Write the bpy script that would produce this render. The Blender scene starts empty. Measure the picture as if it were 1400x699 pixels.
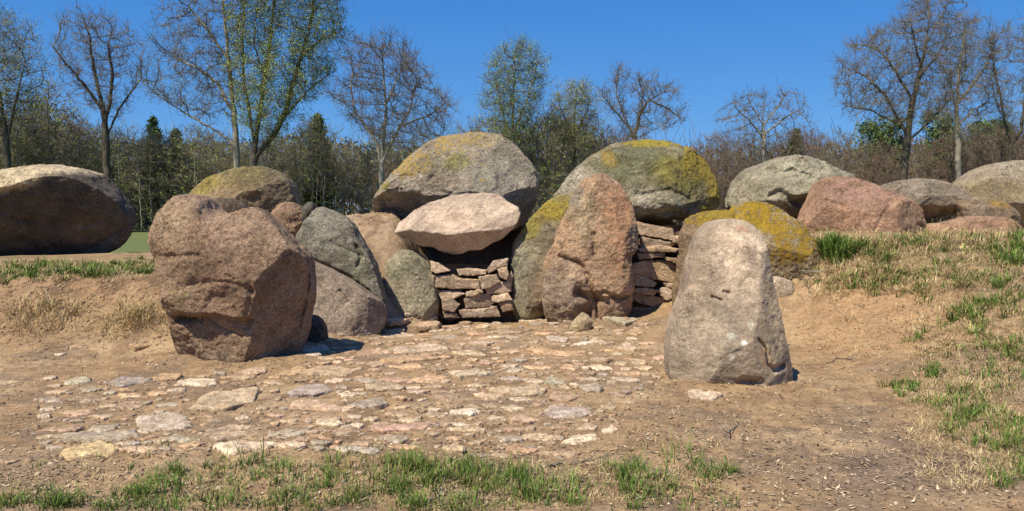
import bpy, bmesh, math, random
import numpy as np
from mathutils import Vector
R = math.radians
sc = bpy.context.scene

# ------------------------------------------------------------------ camera, sky, sun, exposure
FPX, PITCH, CAMZ = 1100.0, math.atan(59.5/1100.0), 1.6
cam_d = bpy.data.cameras.new('camera'); cam = bpy.data.objects.new('camera', cam_d)
sc.collection.objects.link(cam); sc.camera = cam
cam.location = (0, 0, CAMZ); cam.rotation_euler = (R(90)-PITCH, 0, 0)
cam_d.sensor_width = 36; cam_d.lens = 36*FPX/1400; cam_d.clip_start = 0.05; cam_d.clip_end = 9000

SUN_EL, SUN_AZ = R(56), R(-40)          # azimuth from "behind the camera", negative = to the left
sdir = Vector((math.sin(SUN_AZ)*math.cos(SUN_EL), -math.cos(SUN_AZ)*math.cos(SUN_EL), math.sin(SUN_EL)))
w = bpy.data.worlds.new('World'); sc.world = w; w.use_nodes = True
nt = w.node_tree; bg = nt.nodes['Background']
sky = nt.nodes.new('ShaderNodeTexSky'); sky.sky_type = 'NISHITA'; sky.sun_disc = False
sky.sun_elevation = SUN_EL; sky.sun_rotation = math.atan2(sdir.x, sdir.y)
sky.altitude = 600; sky.air_density = 1.0; sky.dust_density = 0.05; sky.ozone_density = 3.5
hs = nt.nodes.new('ShaderNodeHueSaturation'); hs.inputs['Saturation'].default_value = 1.28; hs.inputs['Value'].default_value = 1.0
nt.links.new(sky.outputs[0], hs.inputs['Color'])
# a deep spring blue that stays blue down to the treetops
tc = nt.nodes.new('ShaderNodeTexCoord'); sx = nt.nodes.new('ShaderNodeSeparateXYZ'); nt.links.new(tc.outputs['Generated'], sx.inputs[0])
ramp = nt.nodes.new('ShaderNodeValToRGB'); nt.links.new(sx.outputs['Z'], ramp.inputs[0])
ramp.color_ramp.elements[0].position = 0.0; ramp.color_ramp.elements[0].color = (.85, 2.75, 6.1, 1)
ramp.color_ramp.elements[1].position = 0.36; ramp.color_ramp.elements[1].color = (.18, 1.32, 4.6, 1)
mxs = nt.nodes.new('ShaderNodeMix'); mxs.data_type = 'RGBA'; mxs.inputs[0].default_value = .8
nt.links.new(hs.outputs[0], mxs.inputs[6]); nt.links.new(ramp.outputs[0], mxs.inputs[7]); nt.links.new(mxs.outputs[2], bg.inputs['Color'])
bg.inputs['Strength'].default_value = 0.095
sl = bpy.data.lights.new('sun', 'SUN'); sl.energy = 5.0; sl.angle = R(0.5); sl.color = (1.0, 0.90, 0.73)
so = bpy.data.objects.new('sun', sl); sc.collection.objects.link(so)
so.rotation_euler = sdir.to_track_quat('Z', 'Y').to_euler(); so.location = (-20, -20, 30)
sc.view_settings.view_transform = 'Standard'; sc.view_settings.look = 'None'
sc.view_settings.exposure = 0.5; sc.view_settings.gamma = 1; sc.view_settings.use_curve_mapping = False

# ------------------------------------------------------------------ maths helpers
rs = np.random.RandomState(7)
PERM = np.concatenate([rs.permutation(256)]*3)
GR = rs.normal(size=(256, 3)); GR /= np.linalg.norm(GR, axis=1)[:, None]
def pn(P):
    P = np.asarray(P, float); I = np.floor(P).astype(int); F = P-I; U = F*F*F*(F*(F*6-15)+10); I &= 255
    out = np.zeros(len(P))
    for dx in (0, 1):
        wx = U[:, 0] if dx else 1-U[:, 0]
        for dy in (0, 1):
            wy = U[:, 1] if dy else 1-U[:, 1]
            for dz in (0, 1):
                wz = U[:, 2] if dz else 1-U[:, 2]
                h = PERM[PERM[PERM[I[:, 0]+dx]+I[:, 1]+dy]+I[:, 2]+dz]
                out += wx*wy*wz*((F-np.array([dx, dy, dz]))*GR[h]).sum(1)
    return out*1.5
def fbm(P, f, o=4, g=0.5, ridge=False):
    P = np.asarray(P, float); s = 0; a = 1
    for k in range(o):
        n = pn(P*f+17.3*k)
        s = s+a*((1-2*np.abs(n)) if ridge else n); a *= g; f *= 2.03
    return s
def sst(a, b, x):
    t = np.clip((x-a)/(b-a), 0, 1); return t*t*(3-2*t)
CP, SP = math.cos(PITCH), math.sin(PITCH)
def at(px, py, Y):
    dx = (px-700)/FPX; dv = -(py-349.5)/FPX
    t = Y/(CP+dv*SP); return Vector((dx*t, Y, CAMZ+t*(-SP+dv*CP)))
def proj(X, Y, Z):
    fz = Y*CP-(Z-CAMZ)*SP; v = Y*SP+(Z-CAMZ)*CP
    fz = np.maximum(fz, .05); return 700+X/fz*FPX, 349.5-v/fz*FPX

# ------------------------------------------------------------------ object helpers
C = sc.collection
def tag(o, label, cat, group=None, kind=None):
    if label: o['label'] = label
    if cat: o['category'] = cat
    if group: o['group'] = group
    if kind: o['kind'] = kind
    return o
def link(name, me, parent=None):
    o = bpy.data.objects.new(name, me); C.objects.link(o)
    if parent: o.parent = parent
    return o
def empty(name, loc):
    o = bpy.data.objects.new(name, None); C.objects.link(o); o.location = loc; return o
def mesh(name, V, F, mats, smooth=True, tint=None, mi=None, crust=None):
    """V (n,3); F (m,k) with one k, or list of such arrays"""
    Fs = F if isinstance(F, list) else [F]
    Fs = [f for f in Fs if len(f)]
    me = bpy.data.meshes.new(name)
    V = np.ascontiguousarray(V, dtype=np.float32)
    me.vertices.add(len(V)); me.vertices.foreach_set('co', V.ravel())
    lt = np.concatenate([np.full(len(f), f.shape[1]) for f in Fs])
    li = np.concatenate([f.ravel() for f in Fs]).astype(np.int32)
    me.loops.add(len(li)); me.loops.foreach_set('vertex_index', li)
    me.polygons.add(len(lt)); ls = np.concatenate([[0], np.cumsum(lt)[:-1]]).astype(np.int32)
    me.polygons.foreach_set('loop_start', ls); me.polygons.foreach_set('loop_total', lt.astype(np.int32))
    for m in (mats if isinstance(mats, (list, tuple)) else [mats]): me.materials.append(m)
    if mi is not None: me.polygons.foreach_set('material_index', np.asarray(mi, dtype=np.int32))
    me.polygons.foreach_set('use_smooth', np.full(len(lt), smooth))
    me.update(calc_edges=True)
    if tint is not None:
        a = me.attributes.new('tint', 'FLOAT_COLOR', 'POINT')
        T = np.ones((len(V), 4), np.float32); T[:, :3] = tint; a.data.foreach_set('color', T.ravel())
    if crust is not None:
        a = me.attributes.new('crust', 'FLOAT_COLOR', 'POINT'); a.data.foreach_set('color', np.ascontiguousarray(crust, dtype=np.float32).ravel())
        a = me.attributes.new('crust_amount', 'FLOAT', 'POINT'); a.data.foreach_set('value', np.ascontiguousarray(crust[:, 3], dtype=np.float32))
    return me

# ------------------------------------------------------------------ materials
def mat(name, rough=0.9, spec=0.2):
    m = bpy.data.materials.new(name); m.use_nodes = True
    b = m.node_tree.nodes['Principled BSDF']; b.inputs['Roughness'].default_value = rough
    b.inputs['Specular IOR Level'].default_value = spec
    return m, m.node_tree, b
def nn(t, ty, **kw):
    n = t.nodes.new(ty)
    for k, v in kw.items():
        if k in n.inputs: n.inputs[k].default_value = v
        else: setattr(n, k, v)
    return n
def noise(t, co, scale, detail=6, rough=.6, dist=0):
    n = nn(t, 'ShaderNodeTexNoise', Scale=scale, Detail=detail, Roughness=rough, Distortion=dist)
    t.links.new(co, n.inputs['Vector']); return n.outputs['Fac']
def mr(t, x, a, b, c, d):
    n = nn(t, 'ShaderNodeMapRange'); t.links.new(x, n.inputs[0])
    for i, v in enumerate((a, b, c, d)): n.inputs[i+1].default_value = v
    return n.outputs[0]
def mul(t, a, b, op='MULTIPLY'):
    n = nn(t, 'ShaderNodeMath', operation=op); t.links.new(a, n.inputs[0])
    if isinstance(b, (int, float)): n.inputs[1].default_value = b
    else: t.links.new(b, n.inputs[1])
    return n.outputs[0]
def vscale(t, col, fac):
    n = nn(t, 'ShaderNodeVectorMath', operation='SCALE'); t.links.new(col, n.inputs[0]); t.links.new(fac, n.inputs['Scale']); return n.outputs[0]
def cmix(t, fac, a, b):
    n = nn(t, 'ShaderNodeMix', data_type='RGBA'); t.links.new(fac, n.inputs[0])
    for s, v in ((6, a), (7, b)):
        if isinstance(v, tuple): n.inputs[s].default_value = (*v, 1)
        else: t.links.new(v, n.inputs[s])
    return n.outputs[2]

def rock_material(name, speck=1.0, bump=1.0, fine=1.0):
    m, t, b = mat(name, .92, .15)
    co = nn(t, 'ShaderNodeTexCoord').outputs['Object']
    tint = nn(t, 'ShaderNodeAttribute', attribute_name='tint').outputs['Color']
    n1 = noise(t, co, 5, 5, .6); n2 = noise(t, co, 28, 8, .75); n3 = noise(t, co, 110*fine, 3, .7)
    f = mul(t, mul(t, mr(t, n1, .3, .7, .82, 1.16), mr(t, n2, .3, .7, 1-.42*speck, 1+.42*speck)), mr(t, n3, .35, .65, 1-.3*speck, 1+.3*speck))
    for sc_, am in ((58.0, .24), (135.0, .26)):
        g_ = nn(t, 'ShaderNodeTexVoronoi', Scale=sc_*fine); t.links.new(co, g_.inputs['Vector']); sp = nn(t, 'ShaderNodeSeparateXYZ'); t.links.new(g_.outputs['Color'], sp.inputs[0])
        f = mul(t, f, mr(t, sp.outputs[0], 0, 1, 1-am*speck, 1+am*speck))
    c = vscale(t, tint, f)
    # pale crustose lichen dots and dark mineral specks
    v = nn(t, 'ShaderNodeTexVoronoi', Scale=26.0, Randomness=1.0); t.links.new(co, v.inputs['Vector'])
    dots = mul(t, mr(t, v.outputs['Distance'], .16, .26, 1, 0), mr(t, n1, .5, .62, 0, .45))
    c = cmix(t, dots, c, (.42, .40, .34))
    v2 = nn(t, 'ShaderNodeTexVoronoi', Scale=75.0); t.links.new(co, v2.inputs['Vector'])
    dk = mul(t, mr(t, v2.outputs['Distance'], .15, .3, .55, 0), mr(t, n2, .45, .6, 0, 1))
    c = cmix(t, dk, c, (.06, .05, .045))
    # hairline cracks and darker veins
    nv = noise(t, co, 2.6, 9, .62, .6); vein = mr(t, mul(t, mul(t, nv, .5, 'SUBTRACT'), 0, 'ABSOLUTE'), 0, .007, 1, 0)
    nm = noise(t, co, 1.7, 2); vein = mul(t, vein, mr(t, nm, .48, .58, 0, .75)); c = cmix(t, vein, c, (.045, .038, .03))
    # crusts of lichen: ragged rosettes that thin out
    cr = nn(t, 'ShaderNodeAttribute', attribute_name='crust').outputs['Color']; ca = nn(t, 'ShaderNodeAttribute', attribute_name='crust_amount').outputs['Fac']
    nl = noise(t, co, 17, 9, .78, .4); th = mul(t, mr(t, ca, 0, 1, -.52, .44), mr(t, nl, .30, .70, -.46, .46), 'ADD')
    lf = mr(t, th, .0, .05, 0, 1); lv = mul(t, mr(t, n2, .3, .7, .62, 1.3), mr(t, n3, .3, .7, .7, 1.3)); c = cmix(t, mul(t, lf, .93), c, vscale(t, cr, lv))
    t.links.new(c, b.inputs['Base Color'])
    h = mul(t, mul(t, n1, .25), mul(t, n2, .6), 'ADD'); h = mul(t, h, mul(t, n3, .34), 'ADD'); h = mul(t, h, mul(t, sp.outputs[0], .12), 'ADD'); h = mul(t, h, mul(t, vein, -.35), 'ADD'); h = mul(t, h, mul(t, lf, .10), 'ADD')
    r = nn(t, 'ShaderNodeTexNoise', Scale=9.0, Detail=7.0, Roughness=.62); r.noise_type = 'RIDGED_MULTIFRACTAL'
    t.links.new(co, r.inputs['Vector']); h = mul(t, h, mul(t, r.outputs['Fac'], .05), 'ADD')
    bp = nn(t, 'ShaderNodeBump', Strength=1.0*bump, Distance=.05); t.links.new(h, bp.inputs['Height']); t.links.new(bp.outputs[0], b.inputs['Normal'])
    return m
M_ROCK = rock_material('granite'); M_STONE = rock_material('field_stone', .8, .45, .8)
M_SLAB = rock_material('pale_granite', .6, .5)

def ground_material():
    m, t, b = mat('bare_earth', .97, .08)
    co = nn(t, 'ShaderNodeTexCoord').outputs['Object']
    tint = nn(t, 'ShaderNodeAttribute', attribute_name='tint').outputs['Color']
    n1 = noise(t, co, 2.2, 6, .62); n2 = noise(t, co, 14, 8, .7); n3 = noise(t, co, 75, 5, .7)
    f = mul(t, mul(t, mr(t, n1, .3, .7, .82, 1.16), mr(t, n2, .3, .7, .68, 1.3)), mr(t, n3, .3, .7, .62, 1.36))
    c = vscale(t, tint, f)
    v = nn(t, 'ShaderNodeTexVoronoi', Scale=34.0); t.links.new(co, v.inputs['Vector'])
    gr = mul(t, mr(t, v.outputs['Distance'], .12, .2, 1, 0), mr(t, n2, .5, .62, 0, .55))
    c = cmix(t, gr, c, (.42, .33, .24))
    t.links.new(c, b.inputs['Base Color'])
    h = mul(t, mul(t, n1, .8), mul(t, n2, .7), 'ADD'); h = mul(t, h, mul(t, n3, .3), 'ADD'); h = mul(t, h, mul(t, gr, .2), 'ADD')
    bp = nn(t, 'ShaderNodeBump', Strength=.9, Distance=.035); t.links.new(h, bp.inputs['Height']); t.links.new(bp.outputs[0], b.inputs['Normal'])
    return m
M_GROUND = ground_material()
def leaf_material(name, col, var=.35, trans=.0, rough=.7):
    m, t, b = mat(name, rough, .15)
    co = nn(t, 'ShaderNodeTexCoord').outputs['Object']
    n1 = noise(t, co, .45 if trans >= 0 else 3, 3, .6); n2 = noise(t, co, 9, 2)
    f = mul(t, mr(t, n1, .3, .7, 1-var, 1+var), mr(t, n2, .3, .7, 1-var*.7, 1+var*.7))
    rgb = nn(t, 'ShaderNodeRGB'); rgb.outputs[0].default_value = (*col, 1)
    t.links.new(vscale(t, rgb.outputs[0], f), b.inputs['Base Color'])
    return m
def tint_material(name, rough=.8):
    m, t, b = mat(name, rough, .15)
    tint = nn(t, 'ShaderNodeAttribute', attribute_name='tint').outputs['Color']
    co = nn(t, 'ShaderNodeTexCoord').outputs['Object']
    t.links.new(vscale(t, tint, mr(t, noise(t, co, 6, 3), .3, .7, .75, 1.25)), b.inputs['Base Color']); return m
M_BLADE = tint_material('grass_blade', .75)
M_BARK = leaf_material('bark', (.085, .070, .050), .35)
M_BARK_PALE = leaf_material('pale_bark', (.27, .24, .185), .35)
M_TWIG = leaf_material('twig', (.185, .16, .12), .3)
M_TWIG_PALE = leaf_material('pale_twig', (.16, .135, .10), .3)
M_TWIG_RED = leaf_material('reddish_twig', (.19, .14, .105), .35)
M_LEAF_G = leaf_material('spring_leaf', (.21, .27, .055), .35)
M_LEAF_O = leaf_material('budding_leaf', (.24, .25, .065), .4)
M_LEAF_B = leaf_material('brown_bud', (.15, .10, .065), .4)
M_PINE = leaf_material('conifer_needles', (.11, .155, .05), .4)

# ------------------------------------------------------------------ terrain
TP = [(x, y, 0.0) for x in (-9, -6, -4, -2, 0, 2, 3.2) for y in (-3, 1, 3, 5, 7, 8.6)]
TP += [(-8, 9.3, .05), (-6, 9.3, .04), (-4.6, 9.3, .04), (-3.6, 9.2, .03), (-2.4, 9.6, 0), (-1.2, 10, 0), (0, 10, 0), (1.2, 10, 0)]
for x in (-9, -7, -6, -5, -4.2): TP += [(x, 9.85, .3), (x, 10.45, .66), (x, 12, .72), (x, 15, .8), (x, 20, .7)]
TP += [(-3.4, 10.3, .25), (-3.5, 11, .6), (-3.5, 13, .85), (-2.9, 11.5, .7), (-2.2, 10.8, .03), (-2.6, 11.5, .6), (-2.2, 12.05, 1.05), (-2.2, 12.8, 1.5), (-2.6, 12.7, 1.46), (-1.8, 12.9, 1.5), (-2.3, 13.6, 1.45), (-3.0, 12.9, 1.35), (-1.6, 12.2, 1.0),
       (-1.7, 13, 1.35), (-1.5, 11.5, .03), (-1.2, 12.4, 0), (-.7, 11.5, 0), (-.1, 11.5, 0), (-.7, 12.8, 0), (-.1, 12.6, 0), (-.5, 14.8, .8),
       (.4, 13, .95), (.25, 11.2, 0), (1.2, 11, .02), (1.5, 11.8, .08), (2.1, 11.8, .17), (1.9, 11.3, .12), (1.6, 12.7, .9), (2.4, 12.7, 1.0), (2.4, 9.6, .1), (2.8, 11, .35), (3, 9.8, .18),
       (3.7, 10, .38), (3.75, 11, .62), (3.3, 11, .5), (4.4, 11, .98), (4, 8, .18), (5, 8, .42), (5, 6, .12), (4, 5, .03), (5, 4, .08), (6.2, 5, .2), (6.2, 7, .5), (7.5, 9, .95), (9, 7, .8), (5, 9.5, .74), (5, 10.5, 1.08), (4.5, 11.5, 1.2),
       (6, 11.5, 1.25), (8, 12, 1.3), (4, 13, 1.25), (6, 14, 1.3), (9, 15, 1.2), (3, 14, 1.1), (0, 16, .8), (-2, 15, 1.0), (.5, 13.8, 1.45), (1.5, 13.7, 1.58), (2.5, 13.8, 1.6), (7.4, 15.4, 1.5), (0, 19, .5), (8, 20, .8), (12, 12, 1.1), (-12, 12, .7), (14, 18, .7)]
TP = np.array(TP)
def _k(dx, dy): return np.sqrt(dx*dx+dy*dy+.09)
_A = _k(TP[:, 0][:, None]-TP[:, 0], TP[:, 1][:, None]-TP[:, 1]); TW = np.linalg.solve(_A+np.eye(len(TP))*-1e-3, TP[:, 2]-.4)
FEET = [(-2.95, 8.55, .76, .55, .05), (2.04, 7.35, .56, .38, .05), (-2.3, 10.65, .50, .36, .06), (-1.45, 11.6, .38, .3, .06), (1.0, 11.2, .6, .4, .05)]
def base_z(X, Y):
    X = np.atleast_1d(np.asarray(X, float)); Y = np.atleast_1d(np.asarray(Y, float)); Z = np.full(len(X), .4)
    for i in range(0, len(X), 4000): Z[i:i+4000] += _k(X[i:i+4000, None]-TP[:, 0], Y[i:i+4000, None]-TP[:, 1])@TW
    k = sst(15, 25, np.hypot(X, Y-2)); far = -.1+.2*pn(np.c_[X*.03, Y*.03, X*0])
    return Z*(1-k)+far*k
def gz(X, Y, detail=True):
    X = np.atleast_1d(np.asarray(X, float)); Y = np.atleast_1d(np.asarray(Y, float)); Z = base_z(X, Y)
    if detail:
        P = np.c_[X, Y, X*0+3]
        for cx, cy, rx, ry, hh in FEET:                       # earth banked against the standing stones
            d = np.hypot((X-cx)/rx, (Y-cy)/ry); Z = Z+hh*np.exp(-(np.maximum(d-.95, 0)/.16)**2)*(.7+.9*pn(P*3.1+7))
        bank = np.exp(-((Y-10.1)/.5)**2)*sst(-2.8, -3.8, X)+1.5*sst(11.0, 11.6, Y)*sst(13.5, 13, Y)*(X > -3)*(X < -1.2)
        rough = .5+.9*sst(-.1, .5, fbm(P, .5, 2))
        Z = Z+.034*fbm(P, .9, 3)+(.019+.030*bank)*rough*fbm(P, 4.2, 3)+(.0085+.016*bank)*fbm(P, 15, 3, .6, True)*rough
    return Z
def g1(x, y): return float(gz([x], [y])[0])
def ground_at(px, py):
    """where the sight line through (px,py) meets the ground"""
    dx = (px-700)/FPX; dv = -(py-349.5)/FPX
    def hit(ys):
        t = ys/(CP+dv*SP); return int(np.argmax(CAMZ+t*(-SP+dv*CP) <= base_z(dx*t, ys)))
    c = np.concatenate([np.arange(2.5, 16, .45), np.arange(16, 95, 3)]); i = hit(c); a, b = c[max(i-1, 0)], c[i]
    f = np.linspace(a, b, 16); y = f[hit(f)]; x = dx*y/(CP+dv*SP); return x, y, g1(x, y)

# irregular grid: fine near the forecourt, coarse to the horizon
def axis(segs):
    out = []
    for a, b, d in segs: out += list(np.arange(a, b-1e-6, d))
    return out
def geo(a, b, n): return list(a*(b/a)**(np.arange(1, n+1)/n))
xs = np.array([-v for v in geo(7.5, 4500, 34)][::-1]+axis([(-7.5, 7.5, .024)])+[7.5]+geo(7.5, 4500, 34))
ys = np.array([-v for v in geo(4, 1500, 12)][::-1]+axis([(-4, 3.4, .4), (3.4, 6, .017), (6, 13.2, .026), (13.2, 20, .12)])+[20.0]+geo(20, 6000, 45))
GX, GY = np.meshgrid(xs, ys); X = GX.ravel(); Y = GY.ravel(); Z = gz(X, Y)
PX, PY = proj(X, np.maximum(Y, .5), Z)
P3 = np.c_[X, Y, X*0]
n_a = fbm(P3, .7, 4); n_b = fbm(P3+9, 3.0, 4)
def ell(cx, cy, rx, ry, soft=.5): 
    d = np.sqrt(((PX-cx)/rx)**2+((PY-cy)/ry)**2); return sst(1+soft, 1-soft, d)
def lerp(A, B, k): return A*(1-k[:, None])+np.array(B)*k[:, None]
T = np.tile(np.array([.315, .212, .118]), (len(X), 1))
T = lerp(T, (.38, .27, .16), sst(-.1, .5, n_a)*.8)
T = lerp(T, (.215, .140, .080), sst(-.05, .5, n_b)*.75)
T = lerp(T, (.20, .145, .10), sst(.05, .45, fbm(P3+31, 1.3, 5, .6))*.6)
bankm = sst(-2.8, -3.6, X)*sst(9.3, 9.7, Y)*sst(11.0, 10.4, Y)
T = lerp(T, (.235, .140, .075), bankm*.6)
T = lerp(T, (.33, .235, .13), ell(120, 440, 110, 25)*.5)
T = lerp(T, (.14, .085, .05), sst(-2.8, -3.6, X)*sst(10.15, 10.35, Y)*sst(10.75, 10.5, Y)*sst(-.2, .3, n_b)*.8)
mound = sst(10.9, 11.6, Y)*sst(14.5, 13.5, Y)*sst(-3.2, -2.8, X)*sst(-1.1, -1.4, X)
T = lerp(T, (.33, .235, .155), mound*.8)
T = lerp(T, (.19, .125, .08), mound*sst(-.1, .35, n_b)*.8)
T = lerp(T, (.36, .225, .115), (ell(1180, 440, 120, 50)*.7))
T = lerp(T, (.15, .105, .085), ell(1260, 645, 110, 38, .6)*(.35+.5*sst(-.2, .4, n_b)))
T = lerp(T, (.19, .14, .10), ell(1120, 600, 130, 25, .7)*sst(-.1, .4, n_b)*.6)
T = lerp(T, (.22, .17, .085), np.maximum(ell(1300, 345, 190, 25), ell(80, 366, 160, 14))*.6)
fld = sst(18, 24, np.hypot(X, Y))
T = lerp(T, (.12, .145, .055), fld)
ii = np.arange(len(xs)*len(ys)).reshape(len(ys), len(xs))
F = np.stack([ii[:-1, :-1], ii[:-1, 1:], ii[1:, 1:], ii[1:, :-1]], -1).reshape(-1, 4)
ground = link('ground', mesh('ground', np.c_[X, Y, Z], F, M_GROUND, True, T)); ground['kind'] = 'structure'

# ------------------------------------------------------------------ boulders
ICO = {}
def ico(n):
    if n not in ICO:
        bm = bmesh.new(); bmesh.ops.create_icosphere(bm, subdivisions=n, radius=1)
        V = np.array([v.co[:] for v in bm.verts]); F = np.array([[v.index for v in f.verts] for f in bm.faces]); bm.free()
        ICO[n] = (V/np.linalg.norm(V, axis=1)[:, None], F)
    return ICO[n]
def chaikin(p, n):
    for _ in range(n):
        q = np.roll(p, -1, 0); p = np.stack([p*.75+q*.25, p*.25+q*.75], 1).reshape(-1, p.shape[1])
    return p
def vnormals(V, F):
    n = np.cross(V[F[:, 1]]-V[F[:, 0]], V[F[:, 2]]-V[F[:, 0]]); N = np.zeros_like(V)
    for k in range(3): np.add.at(N, F[:, k], n)
    return N/(np.linalg.norm(N, axis=1)[:, None]+1e-12)
def seg_dist(px, py, pts):
    d = np.full(len(px), 1e9)
    for (x0, y0), (x1, y1) in zip(pts[:-1], pts[1:]):
        vx, vy = x1-x0, y1-y0; L = vx*vx+vy*vy+1e-9
        t = np.clip(((px-x0)*vx+(py-y0)*vy)/L, 0, 1); d = np.minimum(d, np.hypot(px-x0-t*vx, py-y0-t*vy))
    return d
def smin(a, b, k):
    h = np.clip(.5+.5*(b-a)/k, 0, 1); return b*(1-h)+a*h-k*h*(1-h)
def rock(name, label, cat, outline, Y, tf, tb, col, ops=(), paint=(), seed=0, sub=7, cuts=10, cut=.95, rough=1.0, p=2.5, group=None,
         top=None, parent=None, smooth=1, material=None, lean=0.0, centre=None, var=.5, front=7):
    """outline: the visible silhouette; tf / tb: thickness towards / away from the viewer in metres"""
    rr = np.random.RandomState(seed+11)
    o = np.array(outline, float)
    W = np.array([at(a, b, Y)[:] for a, b in o])[:, [0, 2]]
    W = chaikin(W, smooth)
    if centre: c = at(centre[0], centre[1], Y); c = np.array([c.x, c.z])
    else: c = np.array([(W[:, 0].min()+W[:, 0].max())/2, (W[:, 1].min()+W[:, 1].max())/2])
    # resample the outline densely, then radius by angle
    q = np.roll(W, -1, 0); D = np.concatenate([W+(q-W)*k/12 for k in range(12)]) - c
    th = np.arctan2(D[:, 1], D[:, 0]); ra = np.hypot(D[:, 0], D[:, 1]); s_ = np.argsort(th); th = th[s_]; ra = ra[s_]
    th = np.concatenate([th-2*np.pi, th, th+2*np.pi]); ra = np.concatenate([ra]*3)
    V, F = ico(sub)
    s = np.hypot(V[:, 0], V[:, 2]); a = np.arctan2(V[:, 2], V[:, 0]); r = np.interp(a, th, ra)
    u = np.clip(s, 0, 1)**.9
    gk = np.exp(-np.linspace(-3, 3, 61)**2); ag = np.linspace(-np.pi, np.pi, 361)[:-1]; rg = np.interp(ag, th, ra)
    rsm = np.convolve(np.concatenate([rg[-30:], rg, rg[:30]]), gk/gk.sum(), 'valid')
    r = r*u**3+np.interp(a, np.r_[ag, np.pi], np.r_[rsm, rsm[0]])*(1-u**3)
    x = c[0]+r*u*np.cos(a); z = c[1]+r*u*np.sin(a)
    prof = (1-np.clip(u, 0, 1)**p)**(1/p)
    f = V[:, 1] < 0
    b = np.where(f, tf, tb)*prof
    ppx, ppy = proj(x, np.full(len(x), float(Y)), z)
    size = max(np.ptp(W[:, 0]), np.ptp(W[:, 1]))
    wp = np.c_[x, b, z]
    jx = 5*fbm(wp+seed, 3.0, 3); jy = 5*fbm(wp+seed+40, 3.0, 3)      # ragged edges for ledges and cracks
    bf = b.copy()
    for op in ops:
        if op[0] == 'p':
            cc = at(op[1], op[2], Y); bf = smin(bf, op[3]+op[4]*(x-cc.x)+op[5]*(z-cc.z), .035)
        elif op[0] == 'b':
            bf = bf+op[5]*np.exp(-((ppx-op[1])/op[3])**2-((ppy-op[2])/op[4])**2)*prof
        elif op[0] == 's':
            L = np.array(op[1], float); yl = np.interp(ppx, L[:, 0], L[:, 1])+jy*.6
            win = sst(L[0, 0]-6, L[0, 0]+4, ppx)*sst(L[-1, 0]+6, L[-1, 0]-4, ppx)
            bf = bf-op[2]*sst(-op[3]/2, op[3]/2, ppy-yl)*win
    for op in ops:
        if op[0] == 'c':
            d = seg_dist(ppx+jx*.5, ppy+jy*.5, op[1]); bf = bf-op[3]*np.exp(-(d/op[2])**2)
    bf = np.maximum(bf, -.04); b = np.where(f, bf, b)
    y = Y+np.where(f, -b, b)+lean*(z-c[1])
    V3 = np.c_[x, y, z]; cen = np.array([c[0], Y+(tb-tf)/2, c[1]])
    for k in range(cuts):                                       # flat broken faces
        n = rr.normal(size=3); n[1] *= 1.2; n /= np.linalg.norm(n)
        dd = (V3-cen)@n; off = dd.max()*(cut+rr.uniform(-.05, .03)); ex = np.maximum(dd-off, 0)
        V3 = V3-n*(ex*.88)[:, None]
    for k in range(front):
        n = np.array([rr.uniform(-1.1, 1.1), -1, rr.uniform(-.9, 1.0)]); n /= np.linalg.norm(n)
        dd = (V3-cen)@n; off = dd.max()*rr.uniform(.86, .95); ex = np.maximum(dd-off, 0); V3 = V3-n*(ex*.92)[:, None]
    N = vnormals(V3, F)
    if N[:, 1][f].mean() > 0: N = -N
    Q = V3+seed*3.7
    rim = .55+.45*np.clip(1-np.clip(u, 0, 1)**6, 0, 1)
    k = rough*min(size, 2.2)
    disp = k*(.016*fbm(Q, 1.6/size, 3)*rim+.008*fbm(Q, 5/size, 3)+.0045*(fbm(Q*np.array([1, 1, 1.7]), 7/size, 4, .55, True)-.8)+.0055*fbm(Q, 26/size, 4, .6))
    # small conchoidal chips
    g = pn(Q*6/size); disp -= k*.013*sst(.28, .42, np.abs(pn(Q*4.3/size+5)))*(.5+g)
    V3 = V3+N*disp[:, None]
    N = vnormals(V3, F)
    if N[:, 1][f].mean() > 0: N = -N
    # own colour, with shade or sun painted in for a few boulders
    WB = 1.16*np.array((1.0, .965, .87)); col = np.array(col, float)*WB
    base = np.tile(col, (len(V3), 1)); nC = fbm(Q, 24/size, 3, .7)
    nA = fbm(Q, 2.2/size*1.5, 4); nB = fbm(Q+50, 9/size, 4)
    base *= (1+var*.5*nA+var*.45*nB)[:, None]
    crust = np.zeros((len(V3), 4)); crust[:, :3] = (.3, .22, .06)
    if top:
        tc, amt, lo, hi = top
        m = sst(lo, hi, N[:, 2]+.35*nA+.25*nB)*amt*sst(-.9, .1, nB+.3*nA+.3)
        m = m*sst(-.45, .15, nC+.4)
        cc_ = np.tile(np.array(tc), (len(V3), 1)); crust[:, :3] = cc_; crust[:, 3] = np.maximum(crust[:, 3], m)
    for (bx, by, rx, ry, bc, amt) in paint:
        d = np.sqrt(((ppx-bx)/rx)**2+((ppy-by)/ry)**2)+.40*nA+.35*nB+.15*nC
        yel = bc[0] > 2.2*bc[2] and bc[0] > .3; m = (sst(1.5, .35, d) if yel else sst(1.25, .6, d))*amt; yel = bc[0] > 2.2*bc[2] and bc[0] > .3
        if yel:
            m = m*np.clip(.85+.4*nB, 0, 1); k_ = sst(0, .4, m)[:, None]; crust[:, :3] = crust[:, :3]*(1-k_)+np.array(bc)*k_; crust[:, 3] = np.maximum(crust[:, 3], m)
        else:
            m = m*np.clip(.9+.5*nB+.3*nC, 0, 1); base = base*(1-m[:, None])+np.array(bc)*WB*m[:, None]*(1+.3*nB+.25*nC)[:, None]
    base = np.clip(base, .01, .8)
    org = np.array([cen[0], Y, V3[:, 2].min()])
    me = mesh(name, V3-org, F if N.sum() else F, material or M_ROCK, True, base, None, crust)
    ob = link(name, me, parent); 
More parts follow.
